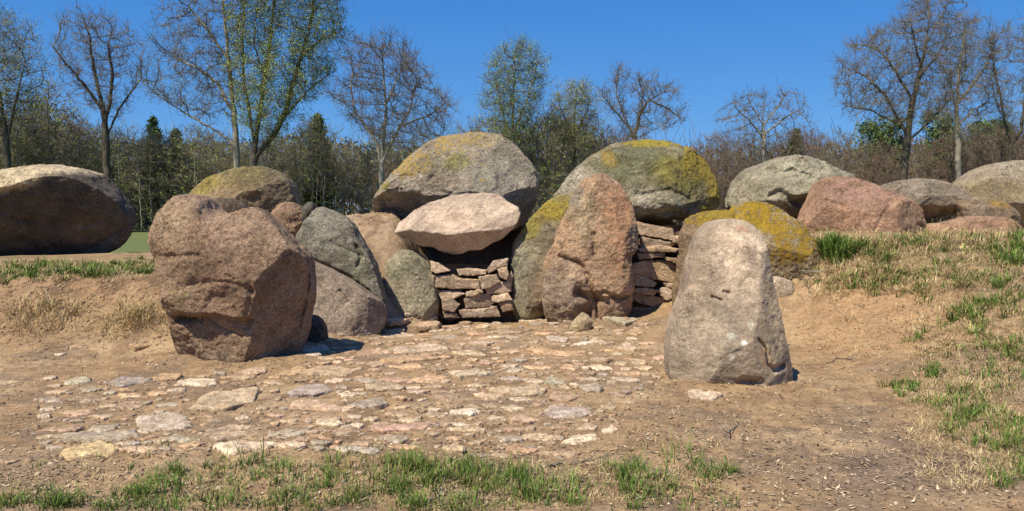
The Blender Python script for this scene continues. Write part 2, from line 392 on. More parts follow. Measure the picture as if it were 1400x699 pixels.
    if parent: ob.location = Vector(org)-parent.location
    else: ob.location = org; tag(ob, label, cat, group)
    return ob

LICH = (.36, .25, .055); OCH = (.46, .32, .11); MOSS = (.13, .125, .055); GREY = (.30, .27, .225); PINK = (.46, .27, .20); CREAM = (.52, .42, .31); DARK = (.10, .09, .075)
BR = 'boulder'
rock('boulder', 'big red-brown standing boulder at the left front of the forecourt with a notched top', BR,
     [(239,269),(264,266),(284,269),(290,284),(302,293),(318,292),(337,286),(350,283),(372,299),(395,323),(415,344),(427,368),(426,409),(420,443),(412,470),(398,492),(372,506),(335,513),(295,520),(256,512),(244,485),(235,430),(225,385),(221,350),(213,334),(215,312),(225,288)],
     8.75, .55, .75, (.30, .21, .15),
     ops=[('p',250,340,.42,.30,-.10),('p',340,330,.50,-.10,-.32),('p',390,400,.36,-1.6,.45),('p',375,482,.26,-1.1,1.0),('p',290,470,.42,.0,.08),('s',[(228,416),(262,428),(300,424),(345,432),(385,420)],.11,7),('c',[(262,428),(275,432)],6,.09),('c',[(345,310),(352,350),(362,395),(352,440)],5,.04),
          ('c',[(228,352),(280,345),(345,356),(400,345)],4,.03),('c',[(270,385),(330,378),(365,395)],4,.03),('c',[(300,430),(345,455)],3,.03),('b',258,410,22,16,.08),('b',330,360,40,25,.06),('b',385,345,18,20,.05),('c',[(262,428),(290,432)],5,.05)],
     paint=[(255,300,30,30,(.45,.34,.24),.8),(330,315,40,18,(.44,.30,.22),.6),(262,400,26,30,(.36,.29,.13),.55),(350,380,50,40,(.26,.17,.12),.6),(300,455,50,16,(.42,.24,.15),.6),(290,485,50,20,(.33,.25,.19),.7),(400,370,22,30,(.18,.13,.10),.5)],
     seed=3, sub=8, rough=.8, cut=.97, cuts=8, p=3)
rock('boulder', 'pointed dark grey boulder leaning above a low purple-grey block, right of the red-brown boulder', BR,
     [(434,281),(424,292),(402,330),(406,350),(412,400),(418,440),(435,470),(475,475),(516,468),(527,440),(526,412),(520,388),(509,355),(492,325),(479,300),(457,288)],
     10.9, .42, .5, (.21, .195, .16),
     ops=[('p',450,340,.36,.12,-.25),('p',500,370,.30,-.40,-.2),('s',[(400,338),(420,352),(450,364),(480,378),(500,396),(526,412)],.16,3),('c',[(425,352),(450,364),(480,379),(500,396),(526,414)],3.5,.08),('c',[(488,335),(496,350),(492,362)],3,.05),('p',470,420,.24,-.05,-.12),('c',[(470,395),(478,408)],2.5,.03),('c',[(455,330),(500,352)],3,.02)],
     paint=[(445,310,30,30,(.30,.29,.25),.6),(490,365,25,30,(.19,.19,.14),.6),(440,420,40,40,(.40,.32,.275),1.0),(490,432,40,26,(.38,.30,.26),1.0)], seed=5, rough=.8, cut=.97, p=4)
rock('boulder', 'low smooth purple-grey block at the foot of the pointed dark grey boulder', BR,
     [(408,352),(424,355),(450,367),(480,383),(503,399),(525,415),(527,436),(520,456),(495,470),(450,474),(424,468),(412,440),(407,395)], 10.62, .30, .3, (.315, .255, .215),
     ops=[('p',465,420,.26,-.05,-.25),('p',510,430,.16,-.6,.1),('c',[(470,396),(478,410)],2.5,.04)], paint=[(480,440,40,16,(.27,.22,.19),.6),(440,395,20,14,(.35,.29,.23),.6)], seed=35, rough=.6, cut=.985, cuts=5, p=5, front=3, smooth=1)
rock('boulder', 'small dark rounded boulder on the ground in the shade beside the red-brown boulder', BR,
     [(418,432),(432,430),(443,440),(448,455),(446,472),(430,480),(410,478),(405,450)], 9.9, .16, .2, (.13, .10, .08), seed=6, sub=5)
rock('boulder', 'rounded grey-green upright boulder at the left side of the stacked stone wall', BR,
     [(553,340),(540,345),(526,362),(521,382),(528,400),(536,416),(538,440),(553,452),(572,455),(592,450),(599,436),(600,405),(596,380),(586,357),(569,342)],
     11.75, .30, .4, (.31, .275, .205),
     ops=[('p',555,380,.25,.2,-.1),('p',585,390,.22,-.25,-.15)], paint=[(560,365,30,22,(.24,.235,.17),.7),(575,410,28,28,(.38,.35,.26),.6),(524,385,8,18,(.38,.26,.17),.8)], seed=7, cut=.98, p=2.8, cuts=6, rough=.8)
rock('lintel_stone', 'flat pinkish pale slab lying across the entrance below the biggest left capstone', 'slab',
     [(639,264),(617,267),(603,273),(587,277),(566,288),(556,298),(547,304),(542,317),(549,325),(560,329),(578,337),(592,339),(606,345),(628,348),(641,344),(660,341),(672,333),(686,327),(703,311),(709,302),(712,291),(709,284),(696,277),(683,266),(660,264)],
     11.72, .28, .25, (.42, .335, .275),
     ops=[('p',625,300,.20,.03,-.42),('p',620,338,.20,0,1.15),('p',675,325,.17,-.15,.9),('p',565,322,.16,.2,1.1)],
     paint=[(620,300,40,20,(.52,.39,.31),.6),(672,288,18,10,(.56,.46,.37),.6),(628,296,12,8,(.33,.25,.20),.7),(585,310,20,6,(.40,.32,.25),.6),(660,315,24,7,(.42,.33,.26),.6)], seed=8, cut=.985, cuts=6, rough=.55, p=6, front=3, smooth=0, material=M_SLAB, var=.25)
rock('capstone', 'large domed capstone with ochre lichen crown resting above the pale slab at the entrance', 'capstone',
     [(507,278),(516,262),(527,246),(544,231),(559,216),(577,203),(596,192),(619,185),(652,181),(680,183),(697,192),(713,207),(728,222),(738,242),(735,264),(728,289),(712,312),(680,322),(620,322),(560,316),(530,308),(513,300)],
     12.9, 1.05, 1.2, (.335, .295, .245),
     ops=[('p',640,255,.80,-.02,-.32),('p',545,240,.45,.75,-.9),('p',640,200,.42,.0,-1.5),('p',550,278,.30,.35,1.5),('p',690,250,.62,-.55,-.2),('p',715,290,.30,-.6,.9),
          ('s',[(524,262),(545,256),(565,262),(582,262)],.10,4),('c',[(527,242),(560,243),(585,238)],2.5,.04),('c',[(660,216),(690,222),(705,235)],3,.04),('b',600,228,35,14,.05)],
     paint=[(555,225,40,30,OCH,.9),(620,196,55,14,OCH,.75),(525,252,18,14,(.34,.29,.06),.85),(600,228,40,16,(.20,.18,.12),.75),(632,226,20,14,(.24,.23,.07),.75),(610,250,45,14,(.27,.22,.18),.7),(680,240,50,28,(.36,.34,.28),.8),(700,262,30,26,(.30,.27,.24),.6),(670,188,30,8,(.33,.28,.16),.6)],
     seed=9, sub=8, cut=.98, cuts=6, rough=.9, p=2.3, top=(OCH, .6, .25, .8))
rock('capstone', 'broad round capstone green and yellow with moss, right of the entrance above the stacked stones', 'capstone',
     [(755,272),(769,252),(787,230),(806,216),(824,205),(843,197),(871,190),(899,191),(927,199),(947,209),(960,220),(970,240),(978,258),(979,277),(970,289),(958,293),(936,300),(917,299),(895,304),(873,302),(845,306),(800,312),(765,300)],
     12.85, .95, 1.2, (.235, .215, .145),
     ops=[('p',870,245,.78,.0,-.35),('p',800,240,.50,.6,-.6),('p',940,250,.55,-.6,-.35),('p',870,205,.38,0,-1.35),('c',[(845,222),(870,225),(882,238)],4,.05),('c',[(870,300),(890,292),(915,288),(935,296),(960,289)],4,.07),('c',[(860,268),(900,262),(930,272)],3,.03),('b',905,245,30,20,.05)],
     paint=[(785,250,30,30,(.38,.34,.29),.8),(860,225,60,28,(.14,.145,.09),.9),(910,245,60,36,(.14,.13,.06),.9),(880,196,60,12,(.38,.30,.05),.95),(945,225,34,28,(.36,.27,.05),.85),(968,262,18,34,(.34,.26,.05),.85),(915,240,40,26,(.28,.24,.05),.55),(824,215,14,18,(.36,.26,.08),.8),(880,275,40,22,(.42,.38,.31),.85),(925,290,30,10,(.22,.23,.18),.8),(955,286,18,8,(.36,.29,.05),.8),(940,272,24,12,(.26,.22,.10),.7)],
     seed=10, sub=8, cut=.98, cuts=6, rough=1.0, p=3.6, front=3)
rock('boulder', 'narrow upright stone with yellow-green lichen leaning behind the tall orange-brown stone', BR,
     [(790,262),(762,268),(738,284),(716,309),(701,333),(698,360),(698,396),(702,440),(722,445),(745,430),(775,400),(800,330),(806,275)],
     11.8, .30, .4, (.27, .235, .165),
     ops=[('p',725,350,.22,.25,-.25)], paint=[(755,285,38,22,(.29,.23,.05),1.0),(722,315,24,20,(.32,.27,.07),.9),(712,370,20,50,(.25,.24,.19),.8),(735,400,16,40,(.26,.19,.14),.7),(747,320,10,20,(.16,.13,.10),.6)],
     seed=11, cut=.98, cuts=5, rough=.9, p=2.6, centre=(745,350))
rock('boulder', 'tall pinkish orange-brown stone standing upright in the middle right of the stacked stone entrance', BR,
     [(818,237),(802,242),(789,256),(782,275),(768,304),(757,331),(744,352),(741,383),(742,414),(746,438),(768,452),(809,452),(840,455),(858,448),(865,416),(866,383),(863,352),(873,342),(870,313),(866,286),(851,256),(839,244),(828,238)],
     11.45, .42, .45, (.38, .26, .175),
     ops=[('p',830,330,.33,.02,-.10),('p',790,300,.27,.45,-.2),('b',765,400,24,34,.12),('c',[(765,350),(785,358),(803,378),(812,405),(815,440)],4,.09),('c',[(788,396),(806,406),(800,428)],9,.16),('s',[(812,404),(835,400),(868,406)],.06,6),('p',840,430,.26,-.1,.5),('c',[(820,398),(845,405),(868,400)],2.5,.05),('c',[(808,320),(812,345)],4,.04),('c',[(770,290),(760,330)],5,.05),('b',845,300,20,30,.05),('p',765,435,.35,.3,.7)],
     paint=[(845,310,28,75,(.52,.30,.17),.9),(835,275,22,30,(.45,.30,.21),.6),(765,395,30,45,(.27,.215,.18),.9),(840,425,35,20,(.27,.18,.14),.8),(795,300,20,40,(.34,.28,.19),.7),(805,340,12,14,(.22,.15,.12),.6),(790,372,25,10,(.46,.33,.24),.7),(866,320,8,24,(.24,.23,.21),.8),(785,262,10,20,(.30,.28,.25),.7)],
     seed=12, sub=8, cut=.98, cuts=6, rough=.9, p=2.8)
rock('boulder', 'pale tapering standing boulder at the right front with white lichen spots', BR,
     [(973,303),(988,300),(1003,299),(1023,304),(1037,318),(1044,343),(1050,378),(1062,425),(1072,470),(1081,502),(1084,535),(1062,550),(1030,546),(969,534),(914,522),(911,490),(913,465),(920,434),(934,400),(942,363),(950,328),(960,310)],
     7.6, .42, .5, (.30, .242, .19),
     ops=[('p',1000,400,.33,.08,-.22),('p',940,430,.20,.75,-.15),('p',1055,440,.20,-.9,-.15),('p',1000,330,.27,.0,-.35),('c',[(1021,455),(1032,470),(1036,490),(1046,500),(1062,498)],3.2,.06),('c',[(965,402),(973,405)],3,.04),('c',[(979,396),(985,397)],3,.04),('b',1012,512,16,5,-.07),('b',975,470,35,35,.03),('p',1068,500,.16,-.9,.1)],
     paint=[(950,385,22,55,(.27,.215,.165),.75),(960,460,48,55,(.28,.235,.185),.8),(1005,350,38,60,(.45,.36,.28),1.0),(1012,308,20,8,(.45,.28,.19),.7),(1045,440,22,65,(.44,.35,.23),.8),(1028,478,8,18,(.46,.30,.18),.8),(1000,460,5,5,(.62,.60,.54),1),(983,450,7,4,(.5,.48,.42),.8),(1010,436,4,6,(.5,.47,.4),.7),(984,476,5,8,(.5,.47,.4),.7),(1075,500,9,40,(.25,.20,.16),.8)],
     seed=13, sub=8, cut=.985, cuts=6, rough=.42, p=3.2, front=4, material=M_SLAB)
rock('boulder', 'brown upright stone with lichen top half hidden behind the pale tapering boulder', BR,
     [(932,305),(950,293),(985,288),(1010,290),(1030,310),(1035,440),(1000,450),(930,440),(918,410),(930,360)], 11.3, .35, .4, (.25, .18, .12),
     paint=[(970,297,50,14,(.36,.25,.04),1.0),(940,350,20,40,(.25,.18,.13),.6)], seed=14, cut=.98, p=2.8)
rock('boulder', 'boulder thickly covered in bright yellow lichen behind the pale tapering boulder', BR,
     [(1010,278),(1040,274),(1062,283),(1083,298),(1101,311),(1112,329),(1117,350),(1121,378),(1118,392),(1085,390),(1050,392),(1015,380),(1000,330),(1002,290)], 11.2, .45, .6, (.34, .27, .17),
     ops=[('p',1060,330,.34,-.15,-.55),('p',1108,350,.22,-.9,-.2),('p',1080,372,.25,0,.3)],
     paint=[(1040,298,70,34,(.48,.31,.03),.88),(1082,330,52,42,(.44,.28,.03),.82),(1062,345,46,22,(.40,.25,.03),.75),(1095,372,30,12,(.38,.29,.17),.9)], seed=15, cut=.985, p=4, rough=.8, cuts=4)
rock('boulder', 'mottled grey boulder with a low peak, behind the yellow lichen boulder', BR,
     [(990,280),(996,262),(1005,248),(1019,233),(1040,224),(1058,217),(1083,210),(1106,214),(1130,226),(1148,235),(1170,246),(1180,290),(1150,310),(1106,302),(1070,296),(1010,300)], 13.6, .7, .9, (.29, .265, .205),
     ops=[('p',1070,245,.55,.05,-.55),('p',1030,240,.4,.5,-.5),('p',1110,290,.35,-.2,1.0),('c',[(1038,268),(1052,263),(1065,275),(1080,280)],4,.10),('c',[(1030,240),(1070,235),(1110,250)],3,.04)],
     paint=[(1085,235,40,20,(.38,.36,.28),.7),(1060,268,30,12,(.36,.33,.26),.6),(1015,262,20,22,(.22,.20,.14),.6)], seed=16, sub=7, cut=.96, cuts=10, rough=1.3)
rock('boulder', 'salmon pink angular boulder lying on the grassy bank', BR,
     [(1130,242),(1121,250),(1110,277),(1098,296),(1096,315),(1102,345),(1180,350),(1258,345),(1262,312),(1252,284),(1235,271),(1208,261),(1184,249),(1160,242)], 12.3, .5, .7, (.37, .235, .165),
     ops=[('p',1160,280,.42,.12,-.75),('p',1215,300,.44,-.62,.0),('p',1110,300,.25,.5,.25),('c',[(1122,276),(1138,280),(1142,300)],3,.05),('c',[(1205,268),(1190,290),(1172,318)],2.5,.02),('c',[(1245,305),(1256,312)],2.5,.05)],
     paint=[(1165,265,50,30,(.45,.275,.20),.8),(1235,305,32,32,(.33,.235,.165),.85),(1112,300,14,26,(.33,.21,.16),.75),(1170,310,20,22,(.5,.31,.23),.7)], seed=17, cut=.985, cuts=5, rough=.6, p=3.4, front=2)
rock('boulder', 'flat domed brown-grey boulder with a dark hollow beneath, right of the pink boulder', BR,
     [(1198,262),(1212,252),(1229,247),(1262,244),(1292,250),(1313,262),(1326,272),(1320,282),(1308,291),(1285,296),(1262,302),(1240,312),(1210,300)], 14.2, .6, .8, (.26, .215, .17),
     ops=[('p',1260,268,.45,.0,-.5),('p',1285,292,.22,0,1.5)], paint=[(1250,265,30,16,(.32,.28,.23),.6)], seed=18, cut=.97, rough=.8)
rock('boulder', 'large smooth tan-grey boulder at the far right edge on the bank', BR,
     [(1303,262),(1310,252),(1334,235),(1352,226),(1382,220),(1410,219),(1440,228),(1460,250),(1462,300),(1400,318),(1340,310),(1308,290)], 15, .7, 1.0, (.30, .25, .185),
     ops=[('p',1370,250,.6,0,-.4)], paint=[(1340,262,50,18,(.25,.20,.11),.7),(1385,232,40,12,(.37,.33,.26),.7)], seed=19, cut=.98, rough=.6)
rock('boulder', 'low boulder with orange lichen crest sitting before the large tan-grey boulder', BR,
     [(1312,274),(1334,269),(1358,272),(1378,283),(1390,297),(1388,318),(1340,322),(1316,310),(1318,292)], 13.6, .4, .5, (.26, .20, .14),
     paint=[(1358,278,26,10,(.38,.25,.07),.85),(1325,288,12,14,(.20,.17,.15),.7)], seed=20, sub=6, cut=.97)
rock('boulder', 'low reddish boulder half buried in the grass at the right', BR,
     [(1262,316),(1272,307),(1297,304),(1320,297),(1345,296),(1372,298),(1392,304),(1402,325),(1395,345),(1330,350),(1270,345)], 12.7, .4, .6, (.36, .23, .16),
     ops=[('p',1330,315,.3,0,-.7)], paint=[(1380,310,20,14,(.27,.19,.11),.7)], seed=21, sub=6, cut=.98, rough=.8)
rock('boulder', 'huge overhanging boulder at left edge, painted shade-dark, sunlit tone and ochre lichen upper left', BR,
     [(-75,300),(-66,262),(-40,242),(0,236),(40,229),(75,227),(112,230),(132,238),(147,254),(163,270),(174,290),(173,314),(162,333),(140,350),(60,356),(-40,352),(-70,335)], 15.6, 1.25, 1.2, (.105, .09, .075),  # near-black base colour carries the shade of the overhanging face
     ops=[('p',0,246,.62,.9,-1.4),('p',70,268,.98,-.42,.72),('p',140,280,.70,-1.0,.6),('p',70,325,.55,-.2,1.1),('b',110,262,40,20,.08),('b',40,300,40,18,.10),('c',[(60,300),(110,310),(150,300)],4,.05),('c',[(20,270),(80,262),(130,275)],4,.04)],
     paint=[(0,244,90,22,(.62,.52,.36),1.0),(60,233,90,9,(.55,.46,.32),.9),(20,238,70,14,(.34,.25,.07),.45),(130,320,30,20,(.20,.15,.11),.6)], seed=22, sub=8, cut=.97, cuts=8, rough=1.2, p=2.7, front=3)  # pale top patches paint in sunlight; the ochre one is lichen
rock('boulder', 'olive mossy domed boulder showing behind the notched top of the red-brown boulder', BR,
     [(252,285),(262,262),(278,248),(292,240),(315,231),(345,226),(372,231),(392,242),(402,258),(408,285),(400,320),(330,330),(260,320)], 13.2, .6, .9, (.25, .20, .13),
     ops=[('p',320,255,.45,.15,-.5),('p',375,270,.4,-.5,.3)], paint=[(290,250,40,24,(.30,.245,.06),.85),(345,240,35,20,(.20,.17,.08),.85),(330,265,50,18,(.24,.17,.11),.7),(385,262,20,30,(.16,.13,.10),.6)], seed=23, cut=.97, rough=1.0)
rock('boulder', 'small rough brown stone wedged between the red-brown boulder and the pointed grey one', BR,
     [(372,290),(382,278),(398,276),(412,282),(420,300),(410,322),(400,345),(380,345),(365,320)], 12.2, .25, .3, (.30, .20, .14), seed=24, sub=6, rough=1.6)
rock('boulder', 'very small dark stone standing at the tip of the pointed grey boulder', BR,
     [(414,281),(422,275),(430,278),(432,292),(424,312),(412,310)], 12.0, .14, .2, (.13, .12, .10), seed=25, sub=5)
rock('boulder', 'added small dark stone for the shade in the notch of the red-brown boulder', BR,
     [(288,274),(300,271),(318,272),(333,276),(340,288),(332,298),(310,301),(290,297)], 9.3, .14, .2, (.13, .10, .08), seed=26, sub=5, rough=1.5)  # made-up dark lump standing in for the shaded gap of the notch
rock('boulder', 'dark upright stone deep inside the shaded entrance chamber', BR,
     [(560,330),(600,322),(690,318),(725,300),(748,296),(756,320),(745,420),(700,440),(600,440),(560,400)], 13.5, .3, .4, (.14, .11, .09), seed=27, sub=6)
rock('boulder', 'small grey-tan stone leaning on the foot of the tall orange-brown stone', BR,
     [(796,427),(804,430),(811,440),(806,452),(790,456),(776,453),(781,442)], 10.8, .12, .14, (.46, .37, .25), seed=28, sub=5, smooth=0, p=3)
rock('boulder', 'pale stone block partly buried under dead twigs below the yellow lichen boulder', BR,
     [(1050,384),(1060,376),(1078,380),(1086,394),(1082,425),(1050,430)], 10.7, .16, .2, (.44, .35, .27), seed=29, sub=5)

# ------------------------------------------------------------------ stacked stone walls
def split_stone(pts, Yw, dep, col, seed, bev=.011):
    """a split flat stone: broken outline, nearly flat face, crisp arrises"""
    rr = np.random.RandomState(seed); W = np.array([at(a, b, Yw)[:] for a, b in pts])[:, [0, 2]]; c = W.mean(0); q = np.roll(W, -1, 0); O = []
    for a, b in zip(W, q):
        L = np.linalg.norm(b-a); m = max(2, int(L/.035)); nrm = np.array([b[1]-a[1], a[0]-b[0]])/(L+1e-9)
        for k in range(m): O.append(a+(b-a)*k/m+nrm*rr.normal(0, .004)*(k > 0))
    O = np.array(O); n = len(O); size = np.ptp(W, 0).max(); rings = []
    inset = max(.6, 1-bev*2.4/max(.03, np.ptp(W, 0).min()))
    for sc_, d in ((.97, dep), (1.0, dep*.3), (1.0, bev*.8), (inset, -bev*.2), (inset*.72, -bev*.5), (inset*.4, -bev*.6), (.02, -bev*.6)):
        P = c+(O-c)*sc_; rings.append(np.c_[P[:, 0], np.full(n, Yw+d), P[:, 1]])
    V = np.concatenate(rings); tilt = rr.normal(0, .10, 2); fr = V[:, 1] < Yw+dep*.5
    V[fr, 1] += (V[fr, 0]-c[0])*tilt[0]+(V[fr, 2]-c[1])*tilt[1]+.010*fbm(V[fr]+seed, 9, 3)
    V += (.004*np.c_[fbm(V+3, 30, 2), fbm(V+5, 30, 2), fbm(V+8, 30, 2)])
    j = np.arange(n); F = np.concatenate([np.stack([k*n+j, k*n+(j+1) % n, (k+1)*n+(j+1) % n, (k+1)*n+j], -1) for k in range(6)])
    Q = V*2+seed; T_ = np.array(col)*(1+.35*fbm(Q, 2.5, 3)+.25*fbm(Q, 14, 3))[:, None]; dirt = sst(.1, .5, fbm(Q+9, 3, 3))*.5; T_ = T_*(1-dirt[:, None])+np.array((.26, .18, .115))*dirt[:, None]
    return V, F, np.clip(T_*np.array((1.06, 1.0, .89)), .02, .8)
def wall(label, Yw, stones, k, ox, oy, seed, loc):
    root = empty('dry_stone_wall', at(*loc, Yw)); tag(root, label, 'stone wall', None, 'thing'); rr = random.Random(seed); xs_, ys_ = [], []
    for i, pts in enumerate(stones):
        pts = [(ox+a*k, oy+b*k) for a, b in pts]; xs_ += [p_[0] for p_ in pts]; ys_ += [p_[1] for p_ in pts]
        m = np.mean(pts, 0); pts = [tuple(m+(np.array(p_)-m)*1.035) for p_ in pts]
        t = rr.choice([(.36,.28,.215),(.42,.335,.26),(.31,.25,.20),(.38,.31,.25),(.34,.245,.18),(.40,.30,.21)])
        V, F, T_ = split_stone(pts, Yw+rr.uniform(-.06, .05)-.08, rr.uniform(.18, .26), t, seed+i*3); org = Vector((V[:, 0].mean(), Yw, V[:, 2].min()))
        o = link('stone', mesh('stone', V-np.array(org), F, M_STONE, False, T_), root); o.location = org-root.location
    x0, x1, y0, y1 = min(xs_), max(xs_), min(ys_)+8, max(ys_); N_ = 40
    A, B = np.meshgrid(np.linspace(x0, x1, N_), np.linspace(y0, y1, N_)); P = np.array([at(a, b, Yw+.16)[:] for a, b in zip(A.ravel(), B.ravel())]); P[:, 1] += .05*fbm(P, 6, 3)
    ii_ = np.arange(N_*N_).reshape(N_, N_); F = np.stack([ii_[:-1, :-1], ii_[:-1, 1:], ii_[1:, 1:], ii_[1:, :-1]], -1).reshape(-1, 4)
    n_ = len(P); bk = P+np.array([0, .25, 0]); edge = np.concatenate([ii_[0], ii_[1:, -1], ii_[-1, :-1][::-1], ii_[1:-1, 0][::-1]]); e2 = np.roll(edge, -1)
    F = np.concatenate([F, F[:, ::-1]+n_, np.stack([edge, e2, e2+n_, edge+n_], -1)])
    o = link('earth_fill', mesh('earth_fill', np.concatenate([P, bk])-np.array(root.location), F, M_GROUND, True, np.tile((.15, .10, .065), (2*n_, 1))), root)
    return root
K2 = 220/961.0
wall('rough wall of stacked flat stones under the pale slab inside the entrance', 11.68, [
    [(385,250),(430,262),(500,308),(420,325),(390,310)], [(545,300),(620,293),(720,305),(715,325),(640,338),(560,335)], [(725,300),(760,250),(850,233),(845,275),(780,300),(735,322)],
    [(785,298),(845,284),(855,330),(840,365),(800,345)], [(415,340),(510,330),(560,355),(672,360),(675,415),(500,415),(415,405)], [(675,345),(780,328),(803,375),(740,410),(695,418)],
    [(430,425),(560,428),(592,445),(540,470),(450,475)], [(455,480),(510,472),(560,510),(530,555),(462,545)], [(600,435),(680,418),(700,435),(640,462),(600,462)],
    [(590,475),(640,450),(740,440),(770,500),(740,520),(600,532)], [(715,420),(790,380),(865,370),(868,430),(840,447),(730,445)], [(755,460),(850,445),(872,480),(790,497),(755,490)],
    [(790,500),(875,482),(880,540),(820,555)], [(840,360),(870,310),(880,340),(870,400),(850,400)], [(462,555),(540,562),(560,590),(470,590)], [(560,545),(700,535),(780,520),(800,580),(580,590)],
    [(380,330),(412,335),(412,400),(380,400)]], K2, 500, 300, 100, (650, 440))
K3 = 280/1087.0
wall('rough wall of stacked flat stones right of the tall orange-brown stone under the mossy capstone', 11.9, [
    [(730,80),(780,100),(930,128),(935,190),(850,175),(755,160)], [(930,165),(975,165),(970,205),(935,200)], [(765,172),(850,185),(968,205),(900,222),(768,228)], [(750,232),(870,213),(960,235),(940,252),(760,250)],
    [(745,258),(890,252),(885,280),(755,292)], [(700,320),(780,298),(890,298),(1005,345),(985,380),(965,418),(800,390),(700,368)], [(890,275),(990,290),(1000,330),(900,295)],
    [(700,375),(770,378),(845,415),(830,438),(710,430)], [(885,418),(985,420),(982,452),(900,442)], [(700,440),(800,442),(850,455),(830,480),(720,478)],
    [(845,455),(900,442),(975,462),(960,490),(900,508)], [(700,468),(760,480),(890,495),(935,540),(860,550),(780,532),(705,500)], [(930,490),(975,480),(975,530),(940,530)], [(700,545),(800,548),(930,560),(930,600),(700,600)]],
     K3, 680, 280, 200, (900, 425))
wall('narrow sliver of stacked stones between the two upright stones in the middle', 11.95, [
    [(190,280),(250,285),(255,325),(195,318)], [(190,330),(250,332),(245,372),(190,368)], [(200,378),(250,380),(250,430),(215,420)], [(165,420),(240,425),(240,487),(170,487)], [(150,492),(250,492),(250,570),(160,590)]],
     K3, 680, 280, 300, (738, 425))

# ------------------------------------------------------------------ paving stones and pebbles bedded in the earth
def flat_stone(name, x, y, w, d, h, col, seed, sub=4, rot=0.0, sink=.3, boxy=6.0, link_it=True):
    rr = np.random.RandomState(seed+5); n = rr.randint(4, 8)
    an = np.sort((np.arange(n)+rr.uniform(-.32, .32, n))/n*2*np.pi); ra = rr.uniform(.68, 1.15, n)
    pts = np.c_[np.cos(an)*ra, np.sin(an)*ra]
    V, F = ico(sub); q = np.roll(pts, -1, 0); D = np.concatenate([pts+(q-pts)*k/10 for k in range(10)])
    th = np.arctan2(D[:, 1], D[:, 0]); rad = np.hypot(D[:, 0], D[:, 1]); o = np.argsort(th); th = th[o]; rad = rad[o]
    th = np.r_[th-2*np.pi, th, th+2*np.pi]; rad = np.r_[rad, rad, rad]
    s = np.hypot(V[:, 0], V[:, 1]); a = np.arctan2(V[:, 1], V[:, 0]); r = np.interp(a, th, rad); u = s**.8
    X_ = r*u*np.cos(a); Y_ = r*u*np.sin(a); Z_ = np.sign(V[:, 2])*(1-np.clip(u, 0, 1)**boxy)**(1/boxy)
    c_, s_ = math.cos(rot), math.sin(rot); X2 = X_*w/2; Y2 = Y_*d/2
    P = np.c_[X2*c_-Y2*s_, X2*s_+Y2*c_, Z_*h]
    sz = max(w, d); Q = P/sz*3+seed*1.3
    N = vnormals(P, F); 
    if (N*P).sum() < 0: N = -N
    P = P+N*(sz*(.05*fbm(Q, 1, 3)+.02*fbm(Q, 4, 3)))[:, None]*np.array([1, 1, .6])
    tx, ty = rr.normal(0, .05, 2); P[:, 2] += tx*P[:, 0]+ty*P[:, 1]
    T_ = np.array(col)*(1+.35*fbm(Q, 1.3, 4))[:, None]
    edge = sst(.55, -.1, P[:, 2]/h+.3*fbm(Q, 2, 3)); T_ = T_*(1-edge[:, None]*.7)+np.array((.25, .165, .10))*edge[:, None]*.7   # earth stuck round the foot
    film = .08+sst(-.05, .5, fbm(Q+7, 2.5, 4))*.5; T_ = T_*(1-film[:, None])+np.array((.31, .21, .12))*film[:, None]
    z = g1(x, y)-h*sink
    if not link_it: return P+np.array([x, y, z]), F, np.clip(T_, .02, .8)
    ob = link(name, mesh(name, P, F, M_STONE, True, np.clip(T_, .02, .8))); ob.location = (x, y, z); return ob
COL = {'tan': (.40,.30,.20), 'cream': (.52,.42,.30), 'white': (.66,.58,.46), 'grey': (.36,.31,.24), 'blue-grey': (.29,.27,.24), 'orange': (.46,.30,.175), 'pink': (.46,.31,.22), 'brown': (.27,.19,.13), 'green-grey': (.29,.28,.205), 'yellow': (.40,.32,.16)}
big = """82 487 12 8 white;11 525 26 9 tan;108 522 34 14 green-grey;224 519 40 14 orange;272 526 56 16 cream;307 552 105 40 tan;222 584 92 30 grey;142 600 105 16 grey;118 625 68 30 yellow;325 592 85 30 tan;190 474 28 16 orange;13 634 26 10 brown;107 564 30 18 pink;180 557 30 16 brown;
350 508 35 12 pink;575 478 72 12 cream;425 536 64 20 blue-grey;430 556 85 16 tan;393 596 50 26 grey;584 518 46 18 orange;645 516 66 20 cream;641 570 42 10 white;505 556 45 16 blue-grey;540 602 45 14 grey;465 596 45 16 tan;550 586 85 10 pink;545 462 40 12 grey;580 447 40 10 tan;570 495 80 11 orange;510 486 40 22 pink;450 510 60 16 tan;400 506 40 18 orange;525 536 45 14 tan;457 523 25 11 cream;615 546 56 20 brown;670 546 40 14 tan;637 436 55 7 cream;660 472 30 10 cream;650 457 30 10 orange;697 481 30 15 pink;690 536 40 12 tan;
742 458 25 18 orange;762 468 30 20 grey;797 472 22 9 white;830 467 38 15 tan;887 471 24 9 pink;762 483 68 12 orange;807 536 38 20 green-grey;770 544 40 14 brown;772 566 68 22 blue-grey;715 576 42 16 pink;960 541 50 24 cream;722 539 48 15 tan;905 492 18 14 pink;740 598 45 14 tan;700 601 30 12 grey;758 524 26 13 green-grey;735 430 20 18 tan;722 440 22 14 cream;870 457 26 12 orange;612 462 36 9 grey;690 455 36 10 tan;735 445 22 10 grey;480 470 26 10 orange;640 486 46 10 tan;735 505 40 10 orange;820 495 34 9 tan;600 508 26 9 brown;860 480 24 9 tan;500 458 22 8 tan"""
import re
stones = []
for e in re.split(r'[;\n]+', big):
    if e.strip():
        a = e.split(); stones.append((float(a[0]), float(a[1]), float(a[2]), float(a[3]), a[4]))
rg_ = random.Random(4); tries = 0; keys = ['tan']*7+['brown']*3+['orange']*3+['grey']*4+['pink']*2+['cream']*3+['blue-grey', 'green-grey']
